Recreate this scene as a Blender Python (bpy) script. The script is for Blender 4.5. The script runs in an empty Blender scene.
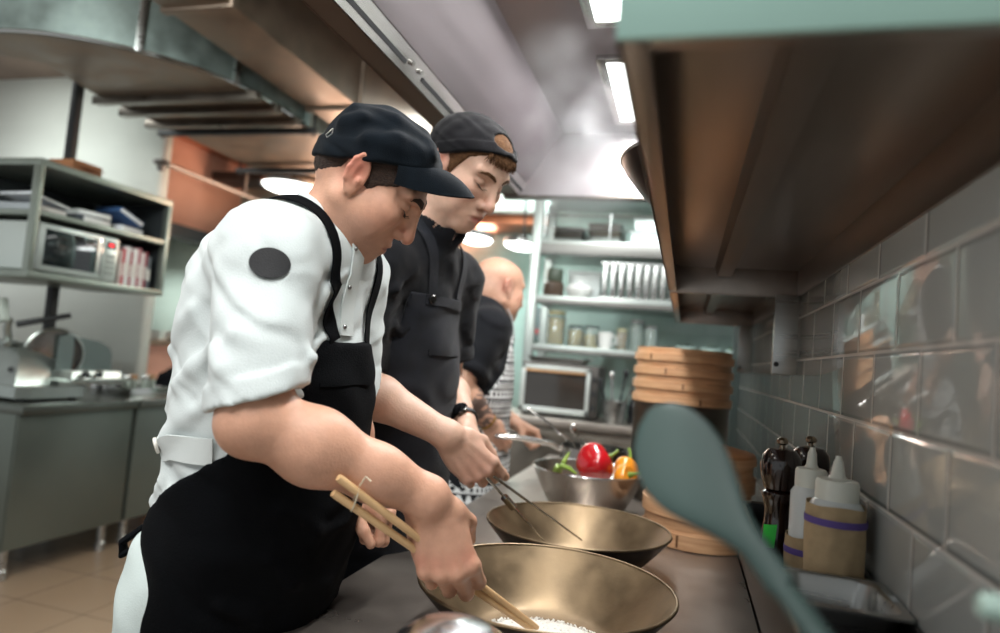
import bpy, bmesh, math, random
import numpy as np
from mathutils import Vector, Matrix
random.seed(7)
np.random.seed(7)
PI = math.pi
C = bpy.context.scene.collection
SC = bpy.context.scene

# ------------------------------------------------------------------ camera
cam_data = bpy.data.cameras.new('camera')
cam = bpy.data.objects.new('camera', cam_data)
C.objects.link(cam)
CR = Vector((0.95985287, 0.26776868, 0.08356074))      # right
CD = Vector((0.06451213, 0.07917891, -0.99477077))     # down
CF = Vector((-0.27298471, 0.96022426, 0.05872578))     # forward
cm = Matrix((CR, -CD, -CF)).transposed().to_4x4()
cm.translation = Vector((0, 0, 1.35))
cam.matrix_world = cm
cam_data.sensor_width = 36.0
cam_data.lens = 36.0 * 0.667
cam_data.clip_start = 0.02
cam_data.dof.use_dof = True
cam_data.dof.focus_distance = 1.12
cam_data.dof.aperture_fstop = 2.2
SC.camera = cam

# ------------------------------------------------------------------ colour management, world, lights
SC.view_settings.view_transform = 'Standard'
SC.view_settings.look = 'None'
SC.view_settings.gamma = 1.0
SC.view_settings.use_curve_mapping = False
SC.view_settings.exposure = 0.38
world = bpy.data.worlds.new('world')
SC.world = world
world.use_nodes = True
world.node_tree.nodes['Background'].inputs[0].default_value = (0.90, 0.95, 0.97, 1)
world.node_tree.nodes['Background'].inputs[1].default_value = 0.50


def area(name, loc, target, sx, sy, power, col=(1, 1, 1)):
    d = bpy.data.lights.new(name, 'AREA')
    d.shape = 'RECTANGLE'
    d.size = sx
    d.size_y = sy
    d.energy = power
    d.color = col
    o = bpy.data.objects.new(name, d)
    C.objects.link(o)
    o.location = loc
    o.rotation_euler = (Vector(target) - Vector(loc)).to_track_quat('-Z', 'Y').to_euler()
    return o


# ceiling lamps of the room (behind the camera, over the aisle, over the far prep area), plus added fills
area('room_lamp', (-1.4, -0.7, 3.2), (-0.6, 1.0, 1.2), 1.6, 0.8, 46, (1.0, 0.97, 0.94))
area('left_wall_fill', (-4.9, 3.3, 3.2), (-4.9, 4.2, 1.2), 1.2, 0.4, 15, (0.95, 1.0, 0.97))  # added unseen light that brightens the partition wall
area('aisle_lamp', (-2.1, 0.6, 2.9), (-3.9, 4.3, 1.0), 1.2, 0.8, 80, (0.92, 1.0, 0.98))
area('prep_lamp', (-1.6, 5.2, 3.2), (-1.6, 5.2, 0.0), 2.4, 0.8, 110, (0.92, 1.0, 0.98))
area('warm_uplight_fill', (-2.6, 5.6, 2.3), (-2.6, 5.0, 3.6), 1.6, 0.8, 70, (1.0, 0.66, 0.48))  # added uplight that turns duct undersides and salmon wall orange
area('rack_lamp', (-0.2, 3.5, 2.5), (-0.4, 4.3, 1.5), 1.4, 0.3, 19, (0.94, 1.0, 0.99))
# ------------------------------------------------------------------ materials
def lin(h):
    h = h.lstrip('#')
    out = []
    for i in (0, 2, 4):
        c = int(h[i:i + 2], 16) / 255
        out.append(c / 12.92 if c <= 0.04045 else ((c + 0.055) / 1.055) ** 2.4)
    return tuple(out) + (1.0,)


MATS = {}


def mat(name, col, rough=0.5, metal=0.0, var=0.0, vscale=8.0, bump=0.0, bscale=40.0, stretch=(1, 1, 1),
        spec=0.5, col2=None, sheen=0.0, trans=0.0, sss=0.0, coat=0.0, rvar=0.0, emit=0.0, alpha=1.0, vcol=None):
    if name in MATS:
        return MATS[name]
    m = bpy.data.materials.new(name)
    m.use_nodes = True
    nt = m.node_tree
    b = nt.nodes['Principled BSDF']
    c = lin(col) if isinstance(col, str) else tuple(col) + (1.0,)
    b.inputs['Base Color'].default_value = c
    b.inputs['Roughness'].default_value = rough
    b.inputs['Metallic'].default_value = metal
    b.inputs['Specular IOR Level'].default_value = spec
    if sheen:
        b.inputs['Sheen Weight'].default_value = sheen
    if trans:
        b.inputs['Transmission Weight'].default_value = trans
    if coat:
        b.inputs['Coat Weight'].default_value = coat
        b.inputs['Coat Roughness'].default_value = 0.08
    if sss:
        b.inputs['Subsurface Weight'].default_value = sss
        b.inputs['Subsurface Radius'].default_value = (0.012, 0.005, 0.003)
        b.inputs['Subsurface Scale'].default_value = 0.5
    if emit:
        b.inputs['Emission Color'].default_value = c
        b.inputs['Emission Strength'].default_value = emit
    if alpha < 1:
        b.inputs['Alpha'].default_value = alpha
    tc = nt.nodes.new('ShaderNodeTexCoord')
    mp = nt.nodes.new('ShaderNodeMapping')
    mp.inputs['Scale'].default_value = stretch
    nt.links.new(tc.outputs['Object'], mp.inputs['Vector'])
    src = None
    if vcol:
        a = nt.nodes.new('ShaderNodeAttribute')
        a.attribute_name = vcol
        src = a.outputs['Color']
        nt.links.new(src, b.inputs['Base Color'])
    if var or col2 or rvar:
        n = nt.nodes.new('ShaderNodeTexNoise')
        n.inputs['Scale'].default_value = vscale
        n.inputs['Detail'].default_value = 6
        nt.links.new(mp.outputs['Vector'], n.inputs['Vector'])
        if rvar:
            mr = nt.nodes.new('ShaderNodeMapRange')
            mr.inputs['From Min'].default_value = 0.3
            mr.inputs['From Max'].default_value = 0.7
            mr.inputs['To Min'].default_value = max(0.02, rough - rvar)
            mr.inputs['To Max'].default_value = min(1, rough + rvar)
            nt.links.new(n.outputs['Fac'], mr.inputs['Value'])
            nt.links.new(mr.outputs['Result'], b.inputs['Roughness'])
        if var or col2:
            r = nt.nodes.new('ShaderNodeValToRGB')
            r.color_ramp.elements[0].position = 0.32
            r.color_ramp.elements[1].position = 0.68
            if col2:
                r.color_ramp.elements[0].color = c
                r.color_ramp.elements[1].color = lin(col2)
            else:
                r.color_ramp.elements[0].color = tuple(x * (1 - var) for x in c[:3]) + (1,)
                r.color_ramp.elements[1].color = tuple(min(1, x * (1 + var)) for x in c[:3]) + (1,)
            nt.links.new(n.outputs['Fac'], r.inputs['Fac'])
            if src is None:
                nt.links.new(r.outputs['Color'], b.inputs['Base Color'])
            else:
                mx = nt.nodes.new('ShaderNodeMix')
                mx.data_type = 'RGBA'
                mx.blend_type = 'MULTIPLY'
                mx.inputs['Factor'].default_value = 1.0
                r.color_ramp.elements[0].color = (1 - var, 1 - var, 1 - var, 1)
                r.color_ramp.elements[1].color = (1, 1, 1, 1)
                nt.links.new(src, mx.inputs['A'])
                nt.links.new(r.outputs['Color'], mx.inputs['B'])
                nt.links.new(mx.outputs['Result'], b.inputs['Base Color'])
    if bump:
        n2 = nt.nodes.new('ShaderNodeTexNoise')
        n2.inputs['Scale'].default_value = bscale
        n2.inputs['Detail'].default_value = 4
        nt.links.new(mp.outputs['Vector'], n2.inputs['Vector'])
        bp = nt.nodes.new('ShaderNodeBump')
        bp.inputs['Strength'].default_value = bump
        bp.inputs['Distance'].default_value = 0.01
        nt.links.new(n2.outputs['Fac'], bp.inputs['Height'])
        nt.links.new(bp.outputs['Normal'], b.inputs['Normal'])
    MATS[name] = m
    return m


def brick_mat(name, col, mortar, axis, bw, bh, off, mort=0.0025, rough=0.12, freq=2, bev=True, rvar=0.0, off2=(0, 0), coat=0.0, bstr=1.0, var=.06):
    """glazed tiles: axis = the world plane the tiles lie in ('yz','xz','xy')"""
    m = bpy.data.materials.new(name)
    m.use_nodes = True
    nt = m.node_tree
    b = nt.nodes['Principled BSDF']
    tc = nt.nodes.new('ShaderNodeTexCoord')
    sp = nt.nodes.new('ShaderNodeSeparateXYZ')
    cb = nt.nodes.new('ShaderNodeCombineXYZ')
    nt.links.new(tc.outputs['Object'], sp.inputs[0])
    ax = {'x': 0, 'y': 1, 'z': 2}
    for k in (0, 1):
        ad = nt.nodes.new('ShaderNodeMath')
        ad.operation = 'ADD'
        ad.inputs[1].default_value = off2[k]
        nt.links.new(sp.outputs[ax[axis[k]]], ad.inputs[0])
        nt.links.new(ad.outputs[0], cb.inputs[k])

    def brick(ms, smooth):
        t = nt.nodes.new('ShaderNodeTexBrick')
        t.offset = off
        t.offset_frequency = freq
        t.inputs['Scale'].default_value = 1.0
        t.inputs['Brick Width'].default_value = bw
        t.inputs['Row Height'].default_value = bh
        t.inputs['Mortar Size'].default_value = ms
        t.inputs['Mortar Smooth'].default_value = smooth
        c = lin(col)
        t.inputs['Color1'].default_value = c
        t.inputs['Color2'].default_value = tuple(x * (1 - var) for x in c[:3]) + (1,)
        t.inputs['Mortar'].default_value = lin(mortar)
        nt.links.new(cb.outputs[0], t.inputs['Vector'])
        return t
    t1 = brick(mort, 0.1)
    nt.links.new(t1.outputs['Color'], b.inputs['Base Color'])
    rr = nt.nodes.new('ShaderNodeMapRange')
    rr.inputs['To Min'].default_value = rough
    rr.inputs['To Max'].default_value = 0.7
    nt.links.new(t1.outputs['Fac'], rr.inputs['Value'])
    nt.links.new(rr.outputs['Result'], b.inputs['Roughness'])
    if coat:
        b.inputs['Coat Weight'].default_value = coat
        b.inputs['Coat Roughness'].default_value = 0.05
    if bev:
        t2 = brick(mort * 3.2, 1.0)
        bp = nt.nodes.new('ShaderNodeBump')
        bp.invert = True
        bp.inputs['Strength'].default_value = bstr
        bp.inputs['Distance'].default_value = 0.004
        nt.links.new(t2.outputs['Fac'], bp.inputs['Height'])
        nt.links.new(bp.outputs['Normal'], b.inputs['Normal'])
    return m


# ------------------------------------------------------------------ objects
ORG = {}      # world position of an object's local origin


def finish(me, sharp=35):
    me.polygons.foreach_set('use_smooth', [True] * len(me.polygons))
    if sharp:
        me.set_sharp_from_angle(angle=math.radians(sharp))
    me.update()


def tag(o, label=None, cat=None, group=None, kind=None):
    if label:
        o['label'] = label
    if cat:
        o['category'] = cat
    if group:
        o['group'] = group
    if kind:
        o['kind'] = kind
    return o


def thing(name, loc, label, cat, group=None):
    o = bpy.data.objects.new(name, None)
    C.objects.link(o)
    o.location = loc
    o.empty_display_size = 0.05
    ORG[o.name] = Vector(loc)
    return tag(o, label, cat, group)


def link(name, me, material, parent=None, loc=None):
    """me is in world coordinates; the origin goes to the parent's, or to the base centre"""
    o = bpy.data.objects.new(name, me)
    C.objects.link(o)
    if parent is not None:
        org = ORG[parent.name]
        o.parent = parent
    else:
        n = len(me.vertices)
        co = np.empty(n * 3, np.float32)
        me.vertices.foreach_get('co', co)
        co = co.reshape(-1, 3)
        mn, mx = co.min(0), co.max(0)
        org = Vector(((mn[0] + mx[0]) / 2, (mn[1] + mx[1]) / 2, mn[2])) if loc is None else Vector(loc)
        o.location = org
    me.transform(Matrix.Translation(-org))
    ORG[o.name] = org
    if material is not None:
        if isinstance(material, (list, tuple)):
            for m in material:
                me.materials.append(m)
        else:
            me.materials.append(material)
    return o


def dup(root, loc, label=None, group=None, rotz=0.0):
    r = root.copy()
    C.objects.link(r)
    r.location = loc
    r.rotation_euler = (0, 0, rotz)
    ORG[r.name] = Vector(loc)
    if label:
        r['label'] = label
    if group:
        r['group'] = group
    for ch in list(root.children):
        c = ch.copy()
        C.objects.link(c)
        c.parent = r
        for g in ch.children:
            d = g.copy()
            C.objects.link(d)
            d.parent = c
    return r


def frame_from(d, up=(0, 0, 1)):
    d = Vector(d).normalized()
    u = Vector(up)
    if abs(d.dot(u)) > 0.97:
        u = Vector((1, 0, 0))
    x = u.cross(d).normalized()
    y = d.cross(x).normalized()
    return x, y, d


class MB:
    def __init__(self):
        self.v = []
        self.f = []
        self.mi = []
        self.cur = 0

    def add(self, vs, fs):
        b = len(self.v)
        self.v += [tuple(p) for p in vs]
        self.f += [tuple(b + i for i in q) for q in fs]
        self.mi += [self.cur] * len(fs)

    def box(self, c, s, rz=0.0, bev=0.003, R=None):
        bm = bmesh.new()
        bmesh.ops.create_cube(bm, size=1.0)
        for v in bm.verts:
            v.co = Vector((v.co.x * s[0], v.co.y * s[1], v.co.z * s[2]))
        if bev:
            w = min(bev, min(s) * 0.3)
            bmesh.ops.bevel(bm, geom=list(bm.edges), offset=w, segments=2, profile=0.6, affect='EDGES')
        M = Matrix.Rotation(rz, 3, 'Z') if R is None else R
        self._bm(bm, M, c)

    def b2(self, lo, hi, bev=0.003):
        self.box([(a + b) / 2 for a, b in zip(lo, hi)], [abs(b - a) for a, b in zip(lo, hi)], bev=bev)

    def _bm(self, bm, M, c):
        bm.verts.index_update()
        c = Vector(c)
        vs = [M @ v.co + c for v in bm.verts]
        fs = [[v.index for v in f.verts] for f in bm.faces]
        bm.free()
        self.add(vs, fs)

    def tube(self, pts, r, n=12, caps=True, flat=None, up=(0, 0, 1), closed=False):
        pts = [Vector(p) for p in pts]
        rs = list(r) if isinstance(r, (list, tuple)) else [r] * len(pts)
        vs, fs = [], []
        m = len(pts)
        px = None
        for i, p in enumerate(pts):
            if closed:
                d = pts[(i + 1) % m] - pts[i - 1]
            else:
                d = pts[min(i + 1, m - 1)] - pts[max(i - 1, 0)]
            if px is None:
                x, y, dd = frame_from(d, up)
            else:
                dd = d.normalized()
                x = (px - dd * px.dot(dd)).normalized()
                y = dd.cross(x)
            px = x
            fx, fy = flat if flat else (1, 1)
            for k in range(n):
                a = 2 * PI * k / n
                vs.append(p + (x * math.cos(a) * fx + y * math.sin(a) * fy) * rs[i])
        for i in range(m if closed else m - 1):
            j = (i + 1) % m
            for k in range(n):
                fs.append((i * n + k, i * n + (k + 1) % n, j * n + (k + 1) % n, j * n + k))
        if caps and not closed:
            fs.append(tuple(range(n - 1, -1, -1)))
            fs.append(tuple((m - 1) * n + k for k in range(n)))
        self.add(vs, fs)

    def cyl(self, a, b, r1, r2=None, n=24):
        self.tube([a, b], [r1, r1 if r2 is None else r2], n)

    def lathe(self, prof, c, n=48, axis=(0, 0, 1), sx=1.0, sy=1.0, cap0=False, cap1=False, rot=0.0):
        """prof: (radius, height) pairs"""
        x, y, d = frame_from(axis, (0, 1, 0) if abs(axis[2]) > 0.9 else (0, 0, 1))
        c = Vector(c)
        vs, fs = [], []
        for r, h in prof:
            for k in range(n):
                a = 2 * PI * k / n + rot
                vs.append(c + x * math.cos(a) * r * sx + y * math.sin(a) * r * sy + d * h)
        for i in range(len(prof) - 1):
            for k in range(n):
                fs.append((i * n + k, i * n + (k + 1) % n, (i + 1) * n + (k + 1) % n, (i + 1) * n + k))
        if cap0:
            fs.append(tuple(range(n - 1, -1, -1)))
        if cap1:
            fs.append(tuple((len(prof) - 1) * n + k for k in range(n)))
        self.add(vs, fs)

    def sphere(self, c, r, n=20, R=None):
        rr = r if isinstance(r, (list, tuple)) else (r, r, r)
        vs, fs = [], []
        m = n // 2
        c = Vector(c)
        for i in range(m + 1):
            th = PI * i / m
            for k in range(n):
                a = 2 * PI * k / n
                p = Vector((rr[0] * math.sin(th) * math.cos(a), rr[1] * math.sin(th) * math.sin(a), rr[2] * math.cos(th)))
                vs.append(c + (R @ p if R else p))
        for i in range(m):
            for k in range(n):
                fs.append((i * n + k, (i + 1) * n + k, (i + 1) * n + (k + 1) % n, i * n + (k + 1) % n))
        self.add(vs, fs)

    def loft(self, rings, closed=True, caps=True):
        n = len(rings[0])
        vs = [p for r in rings for p in r]
        fs = []
        for i in range(len(rings) - 1):
            for k in range(n if closed else n - 1):
                fs.append((i * n + k, i * n + (k + 1) % n, (i + 1) * n + (k + 1) % n, (i + 1) * n + k))
        if caps:
            fs.append(tuple(range(n - 1, -1, -1)))
            fs.append(tuple((len(rings) - 1) * n + k for k in range(n)))
        self.add(vs, fs)

    def prism(self, poly, a, b):
        """poly: list of 3D points; extruded from offset a to offset b (vectors)"""
        a, b = Vector(a), Vector(b)
        n = len(poly)
        vs = [Vector(p) + a for p in poly] + [Vector(p) + b for p in poly]
        fs = [tuple(range(n - 1, -1, -1)), tuple(range(n, 2 * n))]
        for k in range(n):
            fs.append((k, (k + 1) % n, n + (k + 1) % n, n + k))
        self.add(vs, fs)

    def sheet(self, grid, th):
        """grid[i][j] points; a closed thin sheet of thickness th along its normals"""
        g = np.array([[tuple(p) for p in row] for row in grid], float)
        gu = np.gradient(g, axis=0)
        gv = np.gradient(g, axis=1)
        nn = np.cross(gu, gv)
        nn /= np.linalg.norm(nn, axis=2, keepdims=True) + 1e-12
        m, n = g.shape[:2]
        top = (g + nn * th / 2).reshape(-1, 3)
        bot = (g - nn * th / 2).reshape(-1, 3)
        vs = list(top) + list(bot)
        o = m * n
        fs = []
        for i in range(m - 1):
            for j in range(n - 1):
                a, b, c, d = i * n + j, (i + 1) * n + j, (i + 1) * n + j + 1, i * n + j + 1
                fs.append((a, b, c, d))
                fs.append((o + d, o + c, o + b, o + a))
        rim = [(0, j) for j in range(n)] + [(i, n - 1) for i in range(1, m)] + [(m - 1, j) for j in range(n - 2, -1, -1)] + [(i, 0) for i in range(m - 2, 0, -1)]
        ids = [i * n + j for i, j in rim]
        for k in range(len(ids)):
            a, b = ids[k], ids[(k + 1) % len(ids)]
            fs.append((a, b, o + b, o + a))
        self.add(vs, fs)

    def mesh(self, name):
        me = bpy.data.meshes.new(name)
        me.from_pydata(self.v, [], self.f)
        if any(self.mi):
            me.polygons.foreach_set('material_index', self.mi)
        bm = bmesh.new()
        bm.from_mesh(me)
        bmesh.ops.recalc_face_normals(bm, faces=bm.faces)
        bm.to_mesh(me)
        bm.free()
        return me

    def build(self, name, material, parent=None, sharp=35, loc=None):
        me = self.mesh(name)
        finish(me, sharp)
        return link(name, me, material, parent, loc)


def arc(c, r, a0, a1, n, z=None):
    return [(c[0] + r * math.cos(a0 + (a1 - a0) * i / n), c[1] + r * math.sin(a0 + (a1 - a0) * i / n)) + ((z,) if z is not None else ()) for i in range(n + 1)]


# ------------------------------------------------------------------ soft-body modelling: blended distance fields
class Fld:
    """a list of (op, blend, centre, bound radius, function) entries; ops: add, sub, cut"""

    def __init__(self):
        self.it = []
        self.bump = None

    def _a(self, op, k, c, br, fn):
        self.it.append((op, k, np.array(c, np.float32), br, fn))

    def cone(self, a, b, ra, rb, k=0.02, op='add', sq=None):
        """tapered capsule; sq=(axis, factor) squashes it along a direction"""
        a = np.array(a, np.float32)
        b = np.array(b, np.float32)
        ab = b - a
        L2 = float(ab @ ab) + 1e-12
        ax = None
        if sq is not None:
            ax = np.array(sq[0], np.float32)
            ax = ax / np.linalg.norm(ax)
            fac = sq[1]

        def fn(P):
            q = P - a
            if ax is not None:
                q = q + np.outer(q @ ax, ax) * (1 / fac - 1)
            t = np.clip(q @ ab / L2, 0, 1)
            d = q - t[:, None] * ab
            r = np.sqrt((d * d).sum(1)) - (ra + (rb - ra) * t)
            return r if ax is None else r * min(1.0, fac)
        self._a(op, k, (a + b) / 2, math.sqrt(L2) / 2 + max(ra, rb), fn)

    def path(self, pts, rs, k=0.02, kj=None, op='add'):
        for i in range(len(pts) - 1):
            self.cone(pts[i], pts[i + 1], rs[i], rs[i + 1], k if i == 0 else (kj if kj is not None else k), op)

    def ell(self, c, r, R=None, k=0.02, op='add'):
        c = np.array(c, np.float32)
        r = np.array(r, np.float32)
        Rt = None if R is None else np.array(R, np.float32)

        def fn(P):
            q = P - c
            if Rt is not None:
                q = q @ Rt
            k0 = np.sqrt(((q / r) ** 2).sum(1)) + 1e-9
            k1 = np.sqrt(((q / (r * r)) ** 2).sum(1)) + 1e-9
            return k0 * (k0 - 1) / k1
        self._a(op, k, c, float(r.max()), fn)

    def box(self, c, h, rad, R=None, k=0.01, op='add'):
        c = np.array(c, np.float32)
        h = np.array(h, np.float32)
        Rt = None if R is None else np.array(R, np.float32)

        def fn(P):
            q = P - c
            if Rt is not None:
                q = q @ Rt
            q = np.abs(q) - (h - rad)
            return np.sqrt((np.maximum(q, 0) ** 2).sum(1)) + np.minimum(q.max(1), 0) - rad
        self._a(op, k, c, float(np.linalg.norm(h)), fn)

    def cut(self, fn, k=0.003):
        """intersect with a region function (negative inside)"""
        self.it.append(('cut', k, None, 0, fn))

    def merge(self, other, k=0.0):
        self.it += other.it

    def ev(self, P, c=None, hd=None):
        d = None
        for op, k, cc, br, fn in self.it:
            if op == 'add':
                if c is not None and d is not None:
                    lb = float(np.linalg.norm(cc - c)) - br - hd
                    if lb > self._dm + k + 0.01:
                        continue
                x = fn(P)
                if d is None:
                    d = x
                elif k > 0:
                    h = np.maximum(k - np.abs(d - x), 0) / k
                    d = np.minimum(d, x) - h * h * k * 0.25
                else:
                    d = np.minimum(d, x)
                if c is not None:
                    self._dm = float(d.max())
            elif op == 'sub':
                if c is not None and float(np.linalg.norm(cc - c)) - br - hd > k + 0.02:
                    continue
                x = -fn(P)
                h = np.maximum(k - np.abs(d - x), 0) / k
                d = np.maximum(d, x) + h * h * k * 0.25
            else:
                x = fn(P)
                if k > 0:
                    h = np.maximum(k - np.abs(d - x), 0) / k
                    d = np.maximum(d, x) + h * h * k * 0.25
                else:
                    d = np.maximum(d, x)
        if self.bump is not None:
            d = d + self.bump(P)
        return d

    def mesh(self, lo, hi, v, name='body', paint=None, relax=1):
        B = 14
        lo = np.array(lo, np.float64)
        nb = np.ceil((np.array(hi) - lo) / (v * B)).astype(int)
        g = np.stack(np.meshgrid(*[np.arange(n) for n in nb], indexing='ij'), -1).reshape(-1, 3)
        cen = (lo + (g + 0.5) * v * B).astype(np.float32)
        hd = v * B * math.sqrt(3) / 2
        dc = self.ev(cen)
        g = g[np.abs(dc) < hd * 1.25 + 0.012]
        loc = np.stack(np.meshgrid(*[np.arange(B + 1)] * 3, indexing='ij'), -1).reshape(-1, 3)
        N = nb * B + 2
        sid = np.array([N[1] * N[2], N[2], 1], np.int64)
        cid, cpos, eids = [], [], [[], [], []]
        offs = [(0, 0, 0), (1, 0, 0), (0, 1, 0), (1, 1, 0), (0, 0, 1), (1, 0, 1), (0, 1, 1), (1, 1, 1)]
        eds = [(0, 1), (2, 3), (4, 5), (6, 7), (0, 2), (1, 3), (4, 6), (5, 7), (0, 4), (1, 5), (2, 6), (3, 7)]
        for b in g:
            P = (lo + (b * B + loc) * v).astype(np.float32)
            c = (lo + (b + 0.5) * v * B).astype(np.float32)
            self._dm = 1e9
            D = self.ev(P, c, hd).reshape(B + 1, B + 1, B + 1)
            S = D < 0
            if S.all() or not S.any():
                continue
            corner = [D[o[0]:B + o[0], o[1]:B + o[1], o[2]:B + o[2]] for o in offs]
            cnt = sum((x < 0).astype(np.int8) for x in corner)
            I = np.argwhere((cnt > 0) & (cnt < 8))
            if len(I):
                cv = np.stack([x[I[:, 0], I[:, 1], I[:, 2]] for x in corner], 1)
                acc = np.zeros((len(I), 3))
                w = np.zeros(len(I))
                for i, j in eds:
                    a, e = cv[:, i], cv[:, j]
                    cr = (a < 0) != (e < 0)
                    t = np.where(cr, a / np.where(cr, a - e, 1), 0)
                    p = np.array(offs[i]) + t[:, None] * (np.array(offs[j]) - np.array(offs[i]))
                    acc += p * cr[:, None]
                    w += cr
                gi = b * B + I
                cid.append(gi @ sid)
                cpos.append(lo + (gi + acc / w[:, None]) * v)
            for ax in range(3):
                s0 = S[:B, :B, :B]
                s1 = [S[1:, :B, :B], S[:B, 1:, :B], S[:B, :B, 1:]][ax]
                E = np.argwhere(s0 != s1)
                if len(E):
                    sg = s0[E[:, 0], E[:, 1], E[:, 2]]
                    eids[ax].append(np.concatenate([(b * B + E), sg[:, None].astype(int)], 1))
        cid = np.concatenate(cid)
        V = np.concatenate(cpos)
        o = np.argsort(cid)
        cid, V = cid[o], V[o]
        quads = []
        for ax in range(3):
            if not eids[ax]:
                continue
            E = np.concatenate(eids[ax])
            u, w = [(1, 2), (2, 0), (0, 1)][ax]
            du = np.zeros(3, int)
            du[u] = 1
            dw = np.zeros(3, int)
            dw[w] = 1
            ks = [(E[:, :3] + s) @ sid for s in (-du - dw, -dw, 0 * du, -du)]
            ix = [np.searchsorted(cid, k) for k in ks]
            ok = np.ones(len(E), bool)
            for i, k in zip(ix, ks):
                ok &= (i < len(cid))
                ok &= cid[np.minimum(i, len(cid) - 1)] == k
            Q = np.stack(ix, 1)[ok]
            fl = E[ok, 3] == 0
            Q[fl] = Q[fl][:, ::-1]
            quads.append(Q)
        Q = np.concatenate(quads)
        for _ in range(relax):       # pull the vertices back on to the surface and even them out
            acc = np.zeros_like(V)
            w = np.zeros(len(V))
            for i in range(4):
                np.add.at(acc, Q[:, i], V[Q[:, (i + 1) % 4]] + V[Q[:, i - 1]])
                np.add.at(w, Q[:, i], 2)
            V = 0.5 * V + 0.5 * acc / np.maximum(w, 1)[:, None]
        me = bpy.data.meshes.new(name)
        me.vertices.add(len(V))
        me.vertices.foreach_set('co', V.astype(np.float32).ravel())
        me.loops.add(len(Q) * 4)
        me.loops.foreach_set('vertex_index', Q.astype(np.int32).ravel())
        me.polygons.add(len(Q))
        me.polygons.foreach_set('loop_start', np.arange(0, len(Q) * 4, 4, dtype=np.int32))
        me.polygons.foreach_set('loop_total', np.full(len(Q), 4, np.int32))
        me.update(calc_edges=True)
        me.validate()
        me.polygons.foreach_set('use_smooth', [True] * len(me.polygons))
        if paint is not None:
            n = len(me.vertices)
            co = np.empty(n * 3, np.float32)
            me.vertices.foreach_get('co', co)
            col = paint(co.reshape(-1, 3))
            at = me.color_attributes.new('tone', 'FLOAT_COLOR', 'POINT')
            at.data.foreach_set('color', np.concatenate([col, np.ones((n, 1))], 1).astype(np.float32).ravel())
        return me

    def normal(self, P):
        P = np.atleast_2d(np.array(P, np.float32))
        e = 0.0015
        n = np.stack([self.ev(P + np.array(s, np.float32) * e) - self.ev(P - np.array(s, np.float32) * e) for s in ((1, 0, 0), (0, 1, 0), (0, 0, 1))], 1)
        return n / (np.linalg.norm(n, axis=1, keepdims=True) + 1e-9)

    def project(self, P, off=0.0, it=8):
        P = np.atleast_2d(np.array(P, np.float32)).copy()
        for _ in range(it):
            d = self.ev(P) - off
            P -= (self.normal(P) * d[:, None] * 0.9).astype(np.float32)
        return P

    def cast(self, O, D, off=0.0, n=90):
        """sphere-trace rays on to the surface"""
        P = np.atleast_2d(np.array(O, np.float32)).copy()
        D = np.atleast_2d(np.array(D, np.float32))
        D = D / np.linalg.norm(D, axis=1, keepdims=True)
        for _ in range(n):
            P += D * (self.ev(P) - off)[:, None] * 0.7
        return P
# ============================================================ the setting
M_steel = mat('brushed_steel', '#a9aaa8', rough=.30, metal=1.0, var=.10, vscale=4, bump=.03, bscale=60, stretch=(1, 12, 12), rvar=.06)
M_steel_dark = mat('worn_dark_steel', '#6e675f', rough=.34, metal=1.0, var=.22, vscale=5, rvar=.10)
M_steel_bright = mat('polished_steel', '#c4c3c0', rough=.16, metal=1.0, rvar=.05, vscale=6)
M_galv = mat('galvanised_sheet', '#87938f', rough=.55, metal=.7, var=.25, vscale=9, rvar=.10)
M_iron = mat('black_iron', '#1b1d1f', rough=.55)
M_dark = mat('dark_void', '#15171a', rough=.8)

floor_m = brick_mat('floor_tiles', '#8d7660', '#4f443a', 'xy', .40, .40, 0.0, .003, rough=.30, bev=False, off2=(.1, .05), var=.08)
b = MB()
b.b2((-7.2, -3.0, -.06), (2.2, 8.2, 0), bev=0)
tag(b.build('floor', floor_m, sharp=0), kind='structure')
b = MB()
b.b2((-7.2, -3.0, 3.40), (2.2, 8.2, 3.46), bev=0)
tag(b.build('ceiling', mat('ceiling_plaster', '#8f7b6d', rough=.8, var=.12, vscale=3), sharp=0), kind='structure')
tile_m = brick_mat('glazed_wall_tiles', '#bfc3bf', '#d8d6d0', 'yz', .19, .10, .5, .0024, rough=.07, off2=(.1075, .002), coat=.5, bstr=.9, var=.04)
b = MB()
b.b2((.25, -1.2, 0), (.36, 3.42, 3.40), bev=0)
tag(b.build('wall_right', tile_m, sharp=0, loc=(0, 0, 0)), kind='structure')
b = MB()
b.b2((.215, 3.42, 0), (.42, 3.55, 3.40), bev=.004)
tag(b.build('trim_1', mat('grey_green_post', '#4d5a58', rough=.45)), kind='structure')
mint_tile = brick_mat('mint_wall_tiles', '#b4cdc6', '#9db5ae', 'xz', .20, .10, .5, .002, rough=.12, bev=True, bstr=.5)
b = MB()
b.b2((-1.02, 4.78, 0), (2.2, 4.90, 3.40), bev=0)
tag(b.build('wall_pass', mint_tile, sharp=0, loc=(0, 0, 0)), kind='structure')
b = MB()
b.b2((-6.2, 6.0, 0), (-1.02, 6.12, 3.40), bev=0)
tag(b.build('wall_back', mint_tile, sharp=0, loc=(0, 0, 0)), kind='structure')
white_tile = brick_mat('white_wall_tiles', '#e6eae3', '#d9ded7', 'xz', .20, .10, .5, .0016, rough=.25, bev=False, var=.03)
b = MB()
b.b2((-7.2, 4.3, 0), (-4.16, 4.42, 3.40), bev=0)
tag(b.build('wall_partition', white_tile, sharp=0, loc=(0, 0, 0)), kind='structure')
b = MB()      # salmon wall with a long opening on to the next room
salmon = mat('salmon_paint', '#d6a08a', rough=.7, var=.05, vscale=3)
b.b2((-4.80, 4.42, 2.30), (-4.68, 6.0, 3.40), bev=0)
b.b2((-4.80, 4.42, 0), (-4.68, 6.0, 1.20), bev=0)
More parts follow.
